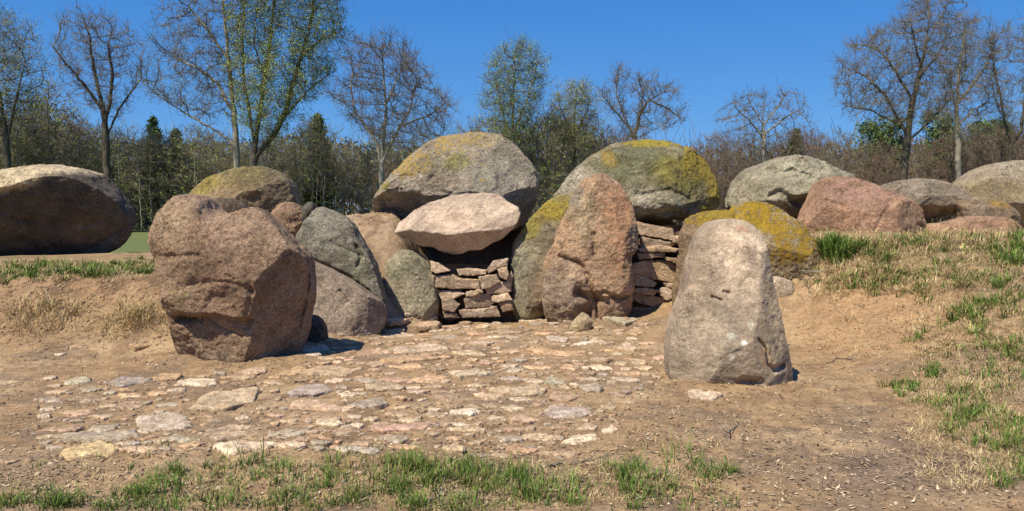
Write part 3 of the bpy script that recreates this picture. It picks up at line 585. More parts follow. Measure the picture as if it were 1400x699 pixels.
while len(stones) < 298 and tries < 20000:
    tries += 1; y = 436+(rg_.random()**1.25)*190
    lo, hi = (470-(y-436)*2.6, 880) if y < 520 else (60, 870-(y-520)*.9)
    lo = max(lo, 40); x = rg_.uniform(lo, hi); 
    if y > 520 and x < 430 and rg_.random() < .5: continue
    sc_ = (y-290)/250; wd = rg_.uniform(26, 72)*sc_*(1 if rg_.random() < .6 else .55); ht = wd*rg_.uniform(.22, .42)
    if 240 < x < 420 and y < 512: continue
    if 905 < x: continue
    if all(abs(x-s[0]) > (wd+s[2])*.52 or abs(y-s[1]) > (ht+s[3])*.46 for s in stones): stones.append((x, y, wd, ht, rg_.choice(keys)))
LM = [('the red-brown boulder', 330, 505, 110), ('the pointed grey boulder', 465, 460, 60), ('the rounded grey-green boulder', 570, 445, 35), ('the entrance wall', 655, 432, 60),
      ('the tall orange-brown stone', 805, 450, 60), ('the pale tapering boulder', 990, 530, 90)]
def where(x, y):
    L = min(LM, key=lambda l: math.hypot((x-l[1]), (y-l[2])*1.5)); dx, dy = x-L[1], y-L[2]
    if dy > 110: return 'near the front grass strip' if y > 585 else 'well before '+L[0]
    if abs(dx) < L[3]*.5: return 'just before '+L[0]
    return ('right of ' if dx > 0 else 'left of ')+L[0]
small = []; tries = 0
while len(small) < 420 and tries < 30000:
    tries += 1; y = 438+rg_.random()**1.2*185; lo, hi = (470-(y-436)*2.2, 890) if y < 520 else (60, 900-(y-520)*.9); x = rg_.uniform(max(lo, 30), hi)
    if 240 < x < 420 and y < 512: continue
    wd = rg_.uniform(8, 22)*(y-290)/250; ht = wd*rg_.uniform(.25, .45)
    if all(abs(x-t[0]) > (wd+t[2])*.40 or abs(y-t[1]) > (ht+t[3])*.40 for t in stones+small): small.append((x, y, wd, ht))
PV, PF, PT, off = [], [], [], 0
for i, (px, py, wp_, hp) in enumerate(small):
    x, y, _ = ground_at(px, py); w_ = wp_*y/FPX; k_ = rg_.uniform(.8, 1.25); c = [(v*.75+t*.25)*k_ for v, t in zip(COL[rg_.choice(keys)], (.36, .255, .165))]
    P, F, T_ = flat_stone('', x, y, w_, min(max(hp*y*y/1760*.62, w_*.5), w_), w_*.16+.008, c, i+900, 3, rg_.uniform(-.6, .6), .35, 5, False); PV.append(P); PF.append(F+off); PT.append(T_); off += len(P)
rb_ = link('rubble', mesh('rubble', np.concatenate(PV), np.concatenate(PF), M_STONE, True, np.concatenate(PT))); tag(rb_, 'small broken stone rubble filling the gaps between the paving stones', 'rubble', None, 'stuff')
recs = []
for i, (px, py, wp_, hp, ck) in enumerate(stones):
    wp_ *= 1.28; hp *= 1.3; x, y, _ = ground_at(px, py); w_ = wp_*y/FPX; d_ = min(max(hp*y*y/1760*.62, w_*.45), w_*1.15)
    h_ = max(.020, min(.045, .024+w_*.035))*(1.2 if ck in ('cream', 'white') else 1)
    k_ = rg_.uniform(.95, 1.4); c = [(v*.72+t*.28)*k_*rg_.uniform(.97, 1.03) for v, t in zip(COL[ck], (.37, .25, .15))]
    o = flat_stone('paving_stone', x, y, w_*1.04, d_, h_, c, i, 5 if wp_ > 24 else 4, rg_.uniform(-.35, .35), rg_.uniform(.25, .6))
    big_ = 'large' if wp_ > 60 else 'medium' if wp_ > 30 else 'small' if wp_ > 17 else 'tiny'
    shp = 'long thin' if wp_/hp > 4.6 else 'flat' if wp_/hp > 2.4 else 'blocky'
    recs.append((o, f"{big_} {shp} {ck} stone in the earth {where(px, py)}", px, py))
from collections import Counter
by = {}
for rcd in recs: by.setdefault(rcd[1], []).append(rcd)
for lab, L in by.items():
    L.sort(key=lambda r: r[3])
    far = ['farthest', 'second farthest', 'third farthest', 'fourth farthest', 'fifth farthest', 'sixth farthest', 'seventh farthest', 'eighth farthest']
    for k, rcd in enumerate(L):
        pre = '' if len(L) == 1 else ('nearer ' if k else 'farther ') if len(L) == 2 else ('nearest ' if k == len(L)-1 else far[min(k, 7)]+' ')
        if len(L) > 8: pre = ''
        tag(rcd[0], pre+lab, 'stone', 'paving stones bedded in the forecourt')
PV, PF, PT, off = [], [], [], 0
for i in range(1500):
    if i < 1050: px, py = rg_.uniform(0, 1000), 440+rg_.random()*255
    else: px, py = rg_.uniform(20, 1390), rg_.uniform(400, 695)
    if i % 5 == 0: px, py = rg_.uniform(480, 900), rg_.uniform(438, 520)
    x, y, _ = ground_at(px, py)
    if y > 12.5: continue
    s_ = .012+.035*rg_.random()**2.2
    P, F, T_ = flat_stone('', x, y, s_*rg_.uniform(1, 1.7), s_, s_*.45, [v*kk for kk in [rg_.uniform(.6, 1.1)] for v in COL[rg_.choice(keys+['white'])]], i, 2, rg_.uniform(0, 3), .2, 2.4, False)
    PV.append(P); PF.append(F+off); PT.append(T_); off += len(P)
gr_ = link('gravel', mesh('gravel', np.concatenate(PV), np.concatenate(PF), M_STONE, True, np.concatenate(PT))); tag(gr_, 'small pebbles strewn over the trodden earth', 'pebbles', None, 'stuff')
# loose earth clods on the bank edge and the forecourt
PV, PF, PT, off = [], [], [], 0
for i in range(1500):
    if i % 6 == 0:
        cx, cy, rx, ry, _h = FEET[rg_.randrange(5)]; a = rg_.uniform(3.3, 6.1); q_ = rg_.uniform(.95, 1.3); px, py = proj(cx+rx*q_*math.cos(a), cy+ry*q_*math.sin(a), .0); px, py = float(px), float(py)
    elif i < 700: px, py = rg_.uniform(0, 235), rg_.gauss(425, 25)
    elif i < 850: px, py = rg_.uniform(0, 235), rg_.gauss(395, 10)
    else: px, py = rg_.uniform(0, 1150), rg_.uniform(450, 640)
    x, y, _ = ground_at(px, py)
    if y > 13.5: continue
    s_ = .015+.05*rg_.random()**2.5
    P, F, T_ = flat_stone('', x, y, s_*1.3, s_, s_*.5, [v*kk for kk in [rg_.uniform(.8, 1.25)] for v in (.28, .19, .115)], i+3000, 2, rg_.uniform(0, 3), .3, 2.2, False)
    PV.append(P); PF.append(F+off); PT.append(T_); off += len(P)
cl_ = link('clods', mesh('clods', np.concatenate(PV), np.concatenate(PF), M_GROUND, True, np.concatenate(PT))); tag(cl_, 'crumbly clods of loose brown earth on the ground', 'earth', None, 'stuff')

# ------------------------------------------------------------------ branching plants
def tubes(P0, P1, R0, R1, D0, D1, k):
    def ring(P, D, Rr):
        ref = np.array([.31, .17, .05])+np.zeros_like(D); ref[np.abs((D*ref).sum(1)) > .33] = (0, 1, .1)
        a = np.cross(D, ref); a /= np.linalg.norm(a, axis=1)[:, None]+1e-9; b = np.cross(D, a)
        t = np.arange(k)*2*np.pi/k
        return P[:, None]+Rr[:, None, None]*(np.cos(t)[None, :, None]*a[:, None]+np.sin(t)[None, :, None]*b[:, None])
    n = len(P0); V = np.concatenate([ring(P0, D0, R0), ring(P1, D1, R1)], 1).reshape(-1, 3)
    j = np.arange(k); q = np.stack([j, (j+1) % k, k+(j+1) % k, k+j], -1)
    F = (q[None]+(np.arange(n)*2*k)[:, None, None]).reshape(-1, 4)
    return V, F
def quads(P, size, rr, flat=0.0, asp=.6):
    n = len(P); a = rr.normal(size=(n, 3)); a /= np.linalg.norm(a, axis=1)[:, None]; b = np.cross(a, rr.normal(size=(n, 3))); b /= np.linalg.norm(b, axis=1)[:, None]+1e-9
    s = (size*rr.uniform(.6, 1.4, n))[:, None]; a = a*s*.5; b = b*s*.5*asp
    V = np.stack([P-a, P+b, P+a, P-b], 1).reshape(-1, 3); return V, np.arange(4*n).reshape(-1, 4)
def in_poly(x, y, poly):
    c = np.zeros(len(x), bool); n = len(poly)
    for i in range(n):
        x0, y0 = poly[i]; x1, y1 = poly[(i+1) % n]
        c ^= ((y0 > y) != (y1 > y)) & (x < (x1-x0)*(y-y0)/(y1-y0+1e-12)+x0)
    return c
def grow(limbs, A, step, di, dk, rr, it=160, trop=.12, jit=.25):
    """limbs: polylines (3D) each starting on an earlier one; A: points the crown has to reach"""
    N, par = [], []
    for li, L in enumerate(limbs):
        L = np.array(L, float); prev = -1
        if li and N:
            M = np.array(N); prev = int(np.argmin(((M-L[0])**2).sum(1))); L[0] = M[prev]
        for k in range(len(L)-1):
            m = max(1, int(np.linalg.norm(L[k+1]-L[k])/step))
            if prev < 0: N.append(L[0]); par.append(-1); prev = len(N)-1
            for j in range(1, m+1):
                N.append(L[k]+(L[k+1]-L[k])*j/m+rr.normal(size=3)*step*.07); par.append(prev); prev = len(N)-1
    P = np.array(N); par = list(par); kids = np.zeros(60000, int)
    D2 = ((A[:, None]-P[None])**2).sum(2); near = D2.argmin(1); nd = D2[np.arange(len(A)), near]
    for _ in range(it):
        act = nd < di*di
        if not act.any() or len(A) == 0: break
        u, inv = np.unique(near[act], return_inverse=True); v = A[act]-P[near[act]]; v /= np.linalg.norm(v, axis=1)[:, None]+1e-9
        S = np.zeros((len(u), 3)); np.add.at(S, inv, v); S += rr.normal(size=S.shape)*jit; S[:, 2] += trop
        S /= np.linalg.norm(S, axis=1)[:, None]+1e-9
        ok = kids[u] < 3; u = u[ok]; S = S[ok]
        if len(u) == 0: break
        kids[u] += 1; new = P[u]+S*step; base = len(P); P = np.concatenate([P, new]); par += list(u)
        D2 = ((A[:, None]-new[None])**2).sum(2); m = D2.argmin(1); md = D2[np.arange(len(A)), m]
        b = md < nd; near[b] = base+m[b]; nd[b] = md[b]
        keep = nd > dk*dk; A = A[keep]; near = near[keep]; nd = nd[keep]
        if len(P) > 9000: break
    return P, np.array(par)
def tree_meshes(P, par, r_tip, r_base, expo, rr, twigs=2, twl=.55, r_tw=.014, leaf=None, kbig=8, leafn=0, leafs=.12, split=None, up=.5):
    n = len(P); acc = np.zeros(n); r = np.zeros(n)
    for i in range(n-1, -1, -1):
        r[i] = (acc[i] if acc[i] > 0 else 1.0)
        if par[i] >= 0: acc[par[i]] += r[i]
    r = r**(1/expo); r = r_tip+(r-1)/(max(r.max()-1, 1e-6))*(r_base-r_tip)
    main = np.full(n, -1)
    for i in range(n):
        p = par[i]
        if p >= 0 and (main[p] < 0 or r[i] > r[main[p]]): main[p] = i
    i = np.where(par >= 0)[0]; p = par[i]; D = P[i]-P[p]; D /= np.linalg.norm(D, axis=1)[:, None]+1e-9
    Dn = np.zeros((n, 3)); Dn[i] = D; root = par < 0; Dn[root] = (0, 0, 1)
    ismain = main[p] == i
    R0 = np.where(ismain, r[p], np.minimum(r[p], r[i]*1.25)); D0 = np.where(ismain[:, None], Dn[p], D)
    thick = r[i] > (split if split else r_base*.28)
    tv, tf = tubes(P[p][thick], P[i][thick], R0[thick], r[i][thick], D0[thick], D[thick], kbig)
    th = ~thick; cv, cf = tubes(P[p][th], P[i][th], R0[th], r[i][th], D0[th], D[th], 4)
    # twigs
    src = i[(r[i] < r_tip*3.2)]; src = np.repeat(src, twigs)
    d = Dn[src]*.6+rr.normal(size=(len(src), 3))*.75; d[:, 2] += up*.6; d /= np.linalg.norm(d, axis=1)[:, None]
    L = twl*rr.uniform(.4, 1.3, len(src))[:, None]; a = P[src]-(P[src]-P[par[src]])*rr.rand(len(src))[:, None]; m = a+d*L*.55
    d2 = d+rr.normal(size=d.shape)*.35; d2[:, 2] += up*.3; d2 /= np.linalg.norm(d2, axis=1)[:, None]; e = m+d2*L*.5
    d3 = d+rr.normal(size=d.shape)*.8; d3 /= np.linalg.norm(d3, axis=1)[:, None]; e3 = m+d3*L*.45
    o_ = np.ones(len(src)); S0 = np.concatenate([a, m, m]); S1 = np.concatenate([m, e, e3]); RR0 = np.concatenate([o_*r_tw, o_*r_tw*.8, o_*r_tw*.7]); RR1 = np.concatenate([o_*r_tw*.8, o_*r_tw*.4, o_*r_tw*.4]); DD = np.concatenate([d, d2, d3])
    wv, wf = tubes(S0, S1, RR0, RR1, DD, DD, 3)
    cV = [cv, wv]; cF = [cf, wf+len(cv)]; mi = [0]*(len(cf)+len(wf)); nv = len(cv)+len(wv)
    if leafn:
        tips = np.concatenate([e, e3, m]); tips = tips[rr.rand(len(tips)) < .45]; sel = rr.randint(0, len(tips), leafn); c = tips[sel]+rr.normal(size=(leafn, 3))*.16
        lv, lf = quads(c, leafs, rr); cV.append(lv); cF.append(lf+nv); mi += [1]*len(lf)
    return (tv, tf), (np.concatenate(cV), np.concatenate(cF), mi)
def crown_points(poly, Y, n, rr, depth=.8):
    poly = np.array(poly, float); lo, hi = poly.min(0), poly.max(0); out = []
    ctr = (lo[0]+hi[0])/2; sp = np.full(200, 1.0)
    while len(out) < n:
        x = rr.uniform(lo[0], hi[0], 400); y = rr.uniform(lo[1], hi[1], 400); ok = in_poly(x, y, poly)
        for a, b in zip(x[ok], y[ok]):
            hw = (hi[0]-lo[0])/2/FPX*Y; t = (a-ctr)/((hi[0]-lo[0])/2); q = depth*hw*math.sqrt(max(.05, 1-t*t))
            v = at(a, b, Y); out.append((v.x, Y+rr.uniform(-q, q), v.z))
    return np.array(out[:n])
def hero_tree(name, label, cat, Y, limbs, poly, n, step, seed, r_base, bark, twigm, leafm=None, leafn=0, leafs=.14, twigs=2, twl=1.0, depth=.8, r_tip=.019, di=6, dk=.62, up=.55, r_tw=.012, trop=.12):
    r_base *= .66; step *= .85; n = int(n*1.8); leafn = int(leafn*3.3); leafs *= .58
    rr = np.random.RandomState(seed); L3 = []
    for k, L in enumerate(limbs):
        q = 0 if k == 0 else rr.uniform(-1.6, 1.6); a = []
        for j, (px, py) in enumerate(L):
            v = at(px, py, Y); dz = q*j/max(1, len(L)-1); a.append((v.x, Y+dz, v.z))
        L3.append(a)
    x0, y0 = L3[0][0][0], L3[0][0][1]; zg = g1(x0, y0); b = np.array(L3[0][0]); L3[0].insert(0, (b[0], b[1], zg-.3))
    A = crown_points(poly, Y, n, rr, depth); P, par = grow(L3, A, step, di, dk, rr, trop=trop)
    (tv, tf), (cv, cf, mi) = tree_meshes(P, par, r_tip, r_base, 1.75, rr, twigs, twl, r_tw, leafn=leafn, leafs=leafs, up=up)
    org = Vector((x0, y0, zg)); e = empty(name, org); tag(e, label, cat)
    link('trunk', mesh('trunk', tv-np.array(org), tf, bark), e); link('crown', mesh('crown', cv-np.array(org), cf, [twigm, leafm or twigm], True, None, mi), e)
    return e
hero_tree('tree', 'bare tree with dark trunk and rounded fan crown above the huge dark boulder at left', 'tree', 66,
    [[(147,250),(146,215),(145,190),(143,165),(140,145),(132,110),(125,75),(122,45)],[(144,170),(152,135),(155,100),(150,60)],[(145,188),(160,150),(175,125),(188,105)],[(141,152),(118,115),(100,90),(88,70)]],
    [(78,50),(85,28),(115,15),(150,18),(180,45),(198,60),(200,95),(180,120),(165,150),(140,160),(115,145),(90,115),(75,90)], 850, .42, 1, .42, M_BARK, M_TWIG, None, 0, .13, 3)
hero_tree('tree', 'budding olive tree cut off by the left edge of the picture', 'tree', 64,
    [[(12,240),(8,190),(0,130),(-18,70)],[(9,200),(20,150),(30,110)],[(5,170),(-30,120),(-60,80)]],
    [(-90,40),(-20,22),(12,10),(45,55),(60,95),(48,130),(28,152),(-10,180),(-90,190)], 800, .45, 2, .4, M_BARK, M_TWIG, M_LEAF_O, 7000, .17, 3)
hero_tree('tree', 'tall bare tree with one long branch leaning out to the left', 'tree', 62,
    [[(325,236),(322,180),(316,120),(310,60),(305,0),(300,-40)],[(323,202),(300,182),(270,165),(245,150),(215,130),(193,113)],[(320,160),(295,112),(265,90),(238,80)],[(312,80),(285,40),(262,12)]],
    [(205,42),(235,20),(270,-40),(330,-60),(342,0),(335,60),(325,120),(300,160),(255,158),(225,142),(190,118),(215,90)], 900, .45, 3, .36, M_BARK_PALE, M_TWIG_PALE, M_LEAF_O, 2200, .15, 3)
hero_tree('tree', 'tall leafy tree with three trunks and bright green and orange spring leaves, tallest at left', 'tree', 60,
    [[(345,236),(350,190),(358,130),(368,70),(375,0),(378,-40)],[(352,215),(375,180),(388,150),(402,90),(416,40),(425,-20)],[(349,205),(342,160),(333,110),(330,60),(335,-10)],[(385,160),(420,120),(445,95)],[(362,110),(345,60),(348,10)],[(404,80),(440,50),(462,42)]],
    [(310,-60),(462,-60),(470,20),(476,45),(462,75),(450,110),(425,128),(398,155),(385,180),(352,190),(325,160),(315,90)], 1300, .42, 4, .45, M_BARK, M_TWIG, M_LEAF_G, 13000, .19, 3)
hero_tree('tree', 'bare pale tree with broad spreading crown left of the biggest left capstone', 'tree', 58,
    [[(522,264),(521,235),(525,190),(528,150),(525,110),(522,70)],[(521,225),(545,178),(562,150),(572,115)],[(521,232),(515,195),(500,175),(482,150),(476,118),(478,90)],[(550,170),(585,160),(610,145)],[(527,140),(545,100),(552,70)]],
    [(470,62),(500,52),(555,56),(580,85),(605,118),(628,150),(612,185),(570,198),(530,195),(495,185),(468,160),(440,128),(455,112),(475,100)], 1150, .36, 5, .3, M_BARK_PALE, M_TWIG_PALE, None, 0, .1, 3, di=5)
hero_tree('tree', 'upright pale green budding tree behind the biggest left capstone', 'tree', 66,
    [[(700,235),(702,150),(703,90),(704,65)],[(702,195),(685,150),(678,105)],[(702,180),(720,140),(732,95)],[(702,150),(695,110),(690,80)]],
    [(704,56),(733,64),(750,88),(750,120),(738,150),(722,190),(690,198),(663,172),(653,145),(663,100),(680,70)], 800, .4, 6, .25, M_BARK_PALE, M_TWIG_PALE, M_LEAF_G, 5200, .15, 3, up=.9)
hero_tree('tree', 'smaller greenish brown tree between the pale green tree and the bare spiky one', 'tree', 70,
    [[(785,240),(785,170),(787,125)],[(785,190),(770,160),(762,140)],[(785,185),(802,155),(808,135)]],
    [(770,122),(790,112),(806,116),(816,138),(824,168),(812,205),(765,205),(745,165)], 500, .42, 7, .2, M_BARK, M_TWIG, M_LEAF_O, 3500, .16, 3, up=.8)
hero_tree('tree', 'bare spiky tree with crooked limbs above the green and yellow mossy capstone', 'tree', 60,
    [[(872,232),(868,185),(874,160),(884,140),(904,128),(925,122)],[(870,188),(855,160),(845,128),(846,96)],[(875,158),(882,130),(886,106)],[(862,172),(838,145),(822,124)],[(890,138),(915,150),(935,165)]],
    [(818,122),(842,93),(856,98),(888,104),(918,112),(935,138),(942,168),(905,185),(860,190),(825,155)], 420, .34, 8, .26, M_BARK, M_TWIG, None, 0, .11, 3, twl=.8)
hero_tree('tree', 'pale bare tree with low rounded fan crown left of the right hand group of trees', 'tree', 68,
    [[(1045,240),(1045,190),(1043,160),(1045,135)],[(1045,192),(1020,165),(998,150)],[(1045,186),(1075,160),(1097,148)],[(1044,172),(1028,145),(1020,130)],[(1045,170),(1062,145),(1070,128)]],
    [(983,150),(1003,130),(1045,119),(1085,124),(1108,148),(1113,175),(1080,198),(1040,205),(1000,190),(972,165)], 700, .36, 9, .24, M_BARK_PALE, M_TWIG_PALE, None, 0, .1, 1)
hero_tree('tree', 'largest bare tree at right with a forked dark trunk and reddish twigs', 'tree', 56,
    [[(1234,252),(1237,220),(1240,195),(1243,165),(1250,130),(1262,80),(1270,30),(1268,-15)],[(1240,188),(1232,165),(1215,130),(1190,102),(1162,88)],[(1241,192),(1262,170),(1287,140),(1302,108)],[(1248,140),(1225,95),(1205,68),(1180,58)],[(1256,108),(1285,75),(1302,48)],[(1236,172),(1212,162),(1188,150),(1165,148)],[(1258,95),(1245,55),(1235,30)],[(1265,60),(1285,20),(1295,-5)]],
    [(1142,90),(1168,55),(1205,38),(1240,18),(1260,-15),(1290,-20),(1305,20),(1330,55),(1330,110),(1305,150),(1262,168),(1215,168),(1175,150),(1138,115)], 1500, .36, 10, .4, M_BARK, M_TWIG, M_LEAF_B, 300, .09, 3, di=5)
hero_tree('tree', 'bare tree with single straight trunk just right of the largest bare tree', 'tree', 63,
    [[(1310,256),(1310,200),(1308,150),(1310,110),(1316,70),(1320,32)],[(1309,160),(1295,115),(1288,75)],[(1309,145),(1335,100),(1347,62)],[(1309,175),(1330,150),(1350,140)]],
    [(1283,52),(1300,24),(1340,22),(1362,58),(1368,110),(1352,165),(1300,185),(1275,140)], 950, .38, 11, .32, M_BARK_PALE, M_TWIG, None, 0, .12, 3)
hero_tree('tree', 'slender double trunked tree at the right edge of the picture', 'tree', 61,
    [[(1383,240),(1380,190),(1371,150),(1361,100),(1354,58)],[(1382,205),(1392,180),(1396,120),(1406,60)],[(1395,130),(1420,100),(1435,70)],[(1375,165),(1355,135),(1348,110)]],
    [(1342,52),(1370,30),(1420,33),(1455,60),(1445,150),(1400,185),(1362,160),(1340,105)], 900, .4, 12, .24, M_BARK, M_TWIG, M_LEAF_O, 700, .12, 3)

# young trees of the wood's edge: one of each kind, then copies
def proto(kind, seed):
    rr = np.random.RandomState(seed); H = 10.0
    def ev(n, zlo, zhi, rad):
        z = rr.uniform(zlo, zhi, n); t = (z-zlo)/(zhi-zlo); q = rad(t)*np.sqrt(rr.rand(n)); a = rr.uniform(0, 6.283, n); return np.c_[q*np.cos(a), q*np.sin(a), z]
    bark, tw, lf, nl, ls, spl = M_BARK_PALE, M_TWIG, M_LEAF_O, 0, .2, .04
    if kind == 'slim':
        l = [[(0, 0, -.3), (rr.uniform(-.3, .3), 0, 4), (rr.uniform(-.5, .5), 0, 9)]]+[[(0, 0, -.2), (rr.uniform(.5, .9)*q, rr.uniform(-.6, .6), .6), (rr.uniform(.8, 1.6)*q, 0, 8)] for q in (-1, 1)]; A = ev(340, 3.5, 10, lambda t: .9+1.3*np.sin(np.pi*np.clip(t*.8+.15, 0, 1))); nl, ls = 420, .13; rb, step = .085, .4
    elif kind == 'olive':
        l = [[(0, 0, -.3), (.2, .1, 3), (0, 0, 8)], [(.1, 0, 1), (-1, .3, 4), (-1.3, .2, 7)], [(.1, 0, 1.5), (1, -.3, 4.5), (1.4, 0, 7)]]; A = ev(420, 1.5, 10, lambda t: 1.0+2.0*np.sin(np.pi*np.clip(t*.75+.2, 0, 1))); nl, ls = 900, .14; rb, step = .12, .42; lf = M_LEAF_O
    elif kind == 'green':
        l = [[(0, 0, -.3), (.2, .1, 3), (0, 0, 8)], [(.1, 0, .5), (-1, .3, 4), (-1.5, .2, 6)], [(.1, 0, .8), (1, -.3, 4.5), (1.6, 0, 6)]]; A = ev(420, 1, 10, lambda t: 1.2+2.0*np.sin(np.pi*np.clip(t*.75+.2, 0, 1))); nl, ls = 1700, .15; rb, step = .11, .42; lf = M_LEAF_G
    elif kind == 'red':
        l = [[(0, 0, -.3), (0, .1, 3), (.3, 0, 8)], [(0, 0, .3), (-.9, .3, 4), (-1.6, .2, 7)], [(.1, 0, .3), (.9, -.3, 4.5), (1.7, 0, 7)], [(0, 0, .3), (.2, .8, 4), (0, 1.2, 6)]]; A = ev(520, 1.5, 10, lambda t: 1.0+1.9*np.sin(np.pi*np.clip(t*.7+.25, 0, 1))); nl, ls = 700, .14; rb, step = .09, .42; bark, tw, lf = M_BARK, M_TWIG_RED, M_LEAF_B
    P, par = grow(l, A, step, 4, .6, rr, it=60, trop=.35)
    (tv, tf), (cv, cf, mi) = tree_meshes(P, par, .014, rb, 2.2, rr, 3, .75, .013, leafn=nl, leafs=ls, kbig=5, split=spl, up=.9)
    return mesh('trunk', tv, tf, bark), mesh('crown', cv, cf, [tw, lf], True, None, mi)
def conifer(seed, pine=False):
    rr = np.random.RandomState(seed); k = 8; zs = np.linspace(-.3, 9.8, 9); P = np.c_[zs*0, zs*0, zs]; rd = .16*(1-zs/10.5)+.01
    U = np.tile([0, 0, 1.0], (8, 1)); tv, tf = tubes(P[:-1], P[1:], rd[:-1], rd[1:], U, U, 7)
    S0, S1, L = [], [], []
    z = 5.0 if pine else .9
    while z < 9.8:
        t = (z-.9)/9; reach = (2.3*(1-t)**.8+.15) if not pine else 1.7*math.sqrt(max(.05, 1-((z-7.4)/2.7)**2))
        for j in range(9 if not pine else 5):
            a = rr.uniform(0, 6.283); r_ = reach*rr.uniform(.65, 1.15); s = np.array([0, 0, z]); e = np.array([math.cos(a)*r_, math.sin(a)*r_, z+(-.3*r_ if not pine else .25*r_)]); S0.append(s); S1.append(e)
            for q in range(int(17 if not pine else 60)):
                f = rr.uniform(.25 if not pine else .5, 1); L.append(s+(e-s)*f+rr.normal(size=3)*(.10 if not pine else .26))
        z += .27 if not pine else .42
    S0 = np.array(S0); S1 = np.array(S1); D = S1-S0; D /= np.linalg.norm(D, axis=1)[:, None]; o = np.ones(len(S0))
    cv, cf = tubes(S0, S1, o*.03, o*.008, D, D, 3); lv, lf = quads(np.array(L), .26, rr, asp=.45)
    return mesh('trunk', tv, tf, M_BARK), mesh('crown', np.concatenate([cv, lv]), np.concatenate([cf, lf+len(cv)]), [M_BARK, M_PINE], True, None, [0]*len(cf)+[1]*len(lf))
PR = {'slim': [proto('slim', s) for s in (31, 32, 33)], 'olive': [proto('olive', s) for s in (41, 42)], 'green': [proto('green', s) for s in (51, 52)], 'red': [proto('red', s) for s in (61, 62, 63)],
      'spruce': [conifer(71), conifer(72)], 'pine': [conifer(81, True), conifer(82, True)]}
LAB = {'slim': ('slim young tree with a thin pale trunk standing in the wood edge behind', 'slim young trees along the wood edge'),
       'olive': ('bushy brown and olive budding young tree in the wood edge at left', 'olive budding young trees at left'),
       'green': ('bushy young tree with fresh green leaves in the wood edge', 'fresh green bushy trees in the wood edge'),
       'red': ('low reddish brown twiggy bare tree in the wood edge at right', 'reddish twiggy trees at right'),
       'spruce': ('dark green pointed spruce rising in the wood edge behind', 'spruces in the wood edge'), 'pine': ('dark green pine with a ragged flat crown in the wood behind at right', 'pines at right')}
tops = np.array([(-100,150),(0,150),(70,125),(120,160),(180,175),(250,180),(330,175),(420,165),(500,178),(600,185),(650,165),(700,160),(760,145),(810,165),(870,178),(1000,188),(1100,180),(1200,178),(1300,172),(1400,168),(1500,170)], float)
rt = random.Random(12)
def plant(kind, px, top, Y, label=None):
    base = at(px, 300, Y); z = g1(base.x, Y); H = at(px, top, Y).z-z; me_t, me_c = rt.choice(PR[kind]); lab, grp = LAB[kind]
    r_ = bpy.data.objects.new({'spruce': 'spruce', 'pine': 'pine_tree'}.get(kind, 'young_tree'), None); C.objects.link(r_); r_.location = (base.x, Y, z)
    sc_ = H/10; wx = sc_**.6 if kind != 'spruce' else sc_; r_.scale = (wx, wx, sc_); r_.rotation_euler = (0, 0, rt.uniform(0, 6.28)); tag(r_, label or lab, 'tree', None if label else grp)
    link('trunk', me_t, r_); link('crown', me_c, r_)
plant('spruce', 213, 155, 72, 'pointed spruce between the bare fan tree and the tall leaning-branch tree at left'); plant('spruce', 243, 172, 74, 'short spruce just right of the pointed spruce at left')
plant('spruce', 436, 150, 73, 'broad dark green spruce between the tall leafy tree and the bare pale tree'); plant('green', 70, 112, 72, 'tall light green budding tree between the left edge tree and the bare fan tree')
plant('spruce', 1086, 172, 74, 'small spruce right of the pale low fan tree'); plant('green', 430, 165, 75, 'bushy green tree beside the broad dark green spruce')
for px, tp in ((1188,168),(1214,163),(1278,155),(1340,168),(1362,166),(1290,175)): plant('pine', px, tp, 76+rt.uniform(0, 4))
for i in range(165):
    px = -40+1480*(i+rt.random())/165; tp = np.interp(px, tops[:, 0], tops[:, 1])+rt.uniform(-6, 34); Y = rt.uniform(66, 84)
    if px < 600: kind = rt.choice(['slim', 'slim', 'slim', 'olive', 'green' if px < 480 else 'red', 'green'])
    elif px < 830: kind = rt.choice(['green', 'olive', 'olive', 'slim'])
    else: kind = rt.choice(['red', 'red', 'red', 'slim', 'red'])
    plant(kind, px, tp, Y)
# the depth of the wood behind them
rr = np.random.RandomState(5); n = 11000
px = rr.uniform(-120, 1520, n); Yw = rr.uniform(80, 104, n); Xw = (px-700)/FPX*Yw; Hh = (305-np.interp(px, tops[:, 0], tops[:, 1])-12-rr.rand(n)*20)/FPX*Yw
zz = base_z(Xw, Yw); t0 = rr.rand(n)**1.2; ln = rr.uniform(.8, 2.6, n)*np.where(rr.rand(n) < .12, 3, 1)
a = np.c_[Xw, Yw, zz+t0*np.maximum(Hh-1.5, 1)]; d = rr.normal(size=(n, 3))*.4; d[:, 2] = 1; d /= np.linalg.norm(d, axis=1)[:, None]; b = a+d*ln[:, None]
rad = rr.uniform(.015, .045, n); v1, f1 = tubes(a, b, rad, rad*.5, d, d, 3)
c_l = np.array((.24, .20, .13)); c_r = np.array((.22, .15, .105)); mixk = sst(780, 900, px)[:, None]
t1 = np.repeat((c_l*(1-mixk)+c_r*mixk)*rr.uniform(.6, 1.5, n)[:, None], 6, 0)
n2 = 60000; px = rr.uniform(-120, 1520, n2); Yw = rr.uniform(84, 108, n2); Xw = (px-700)/FPX*Yw; Hh = (305-np.interp(px, tops[:, 0], tops[:, 1])-16)/FPX*Yw
zz = base_z(Xw, Yw); hz = rr.rand(n2)**.9; clump = pn(np.c_[Xw*.35, Yw*.3, hz*2]); hh = hz*Hh*(1+.15*clump)
v2, f2 = quads(np.c_[Xw, Yw, zz+hh], .42, rr); g_l = np.array((.15, .145, .052)); g_r = np.array((.15, .10, .065)); mixk = sst(780, 900, px)[:, None]
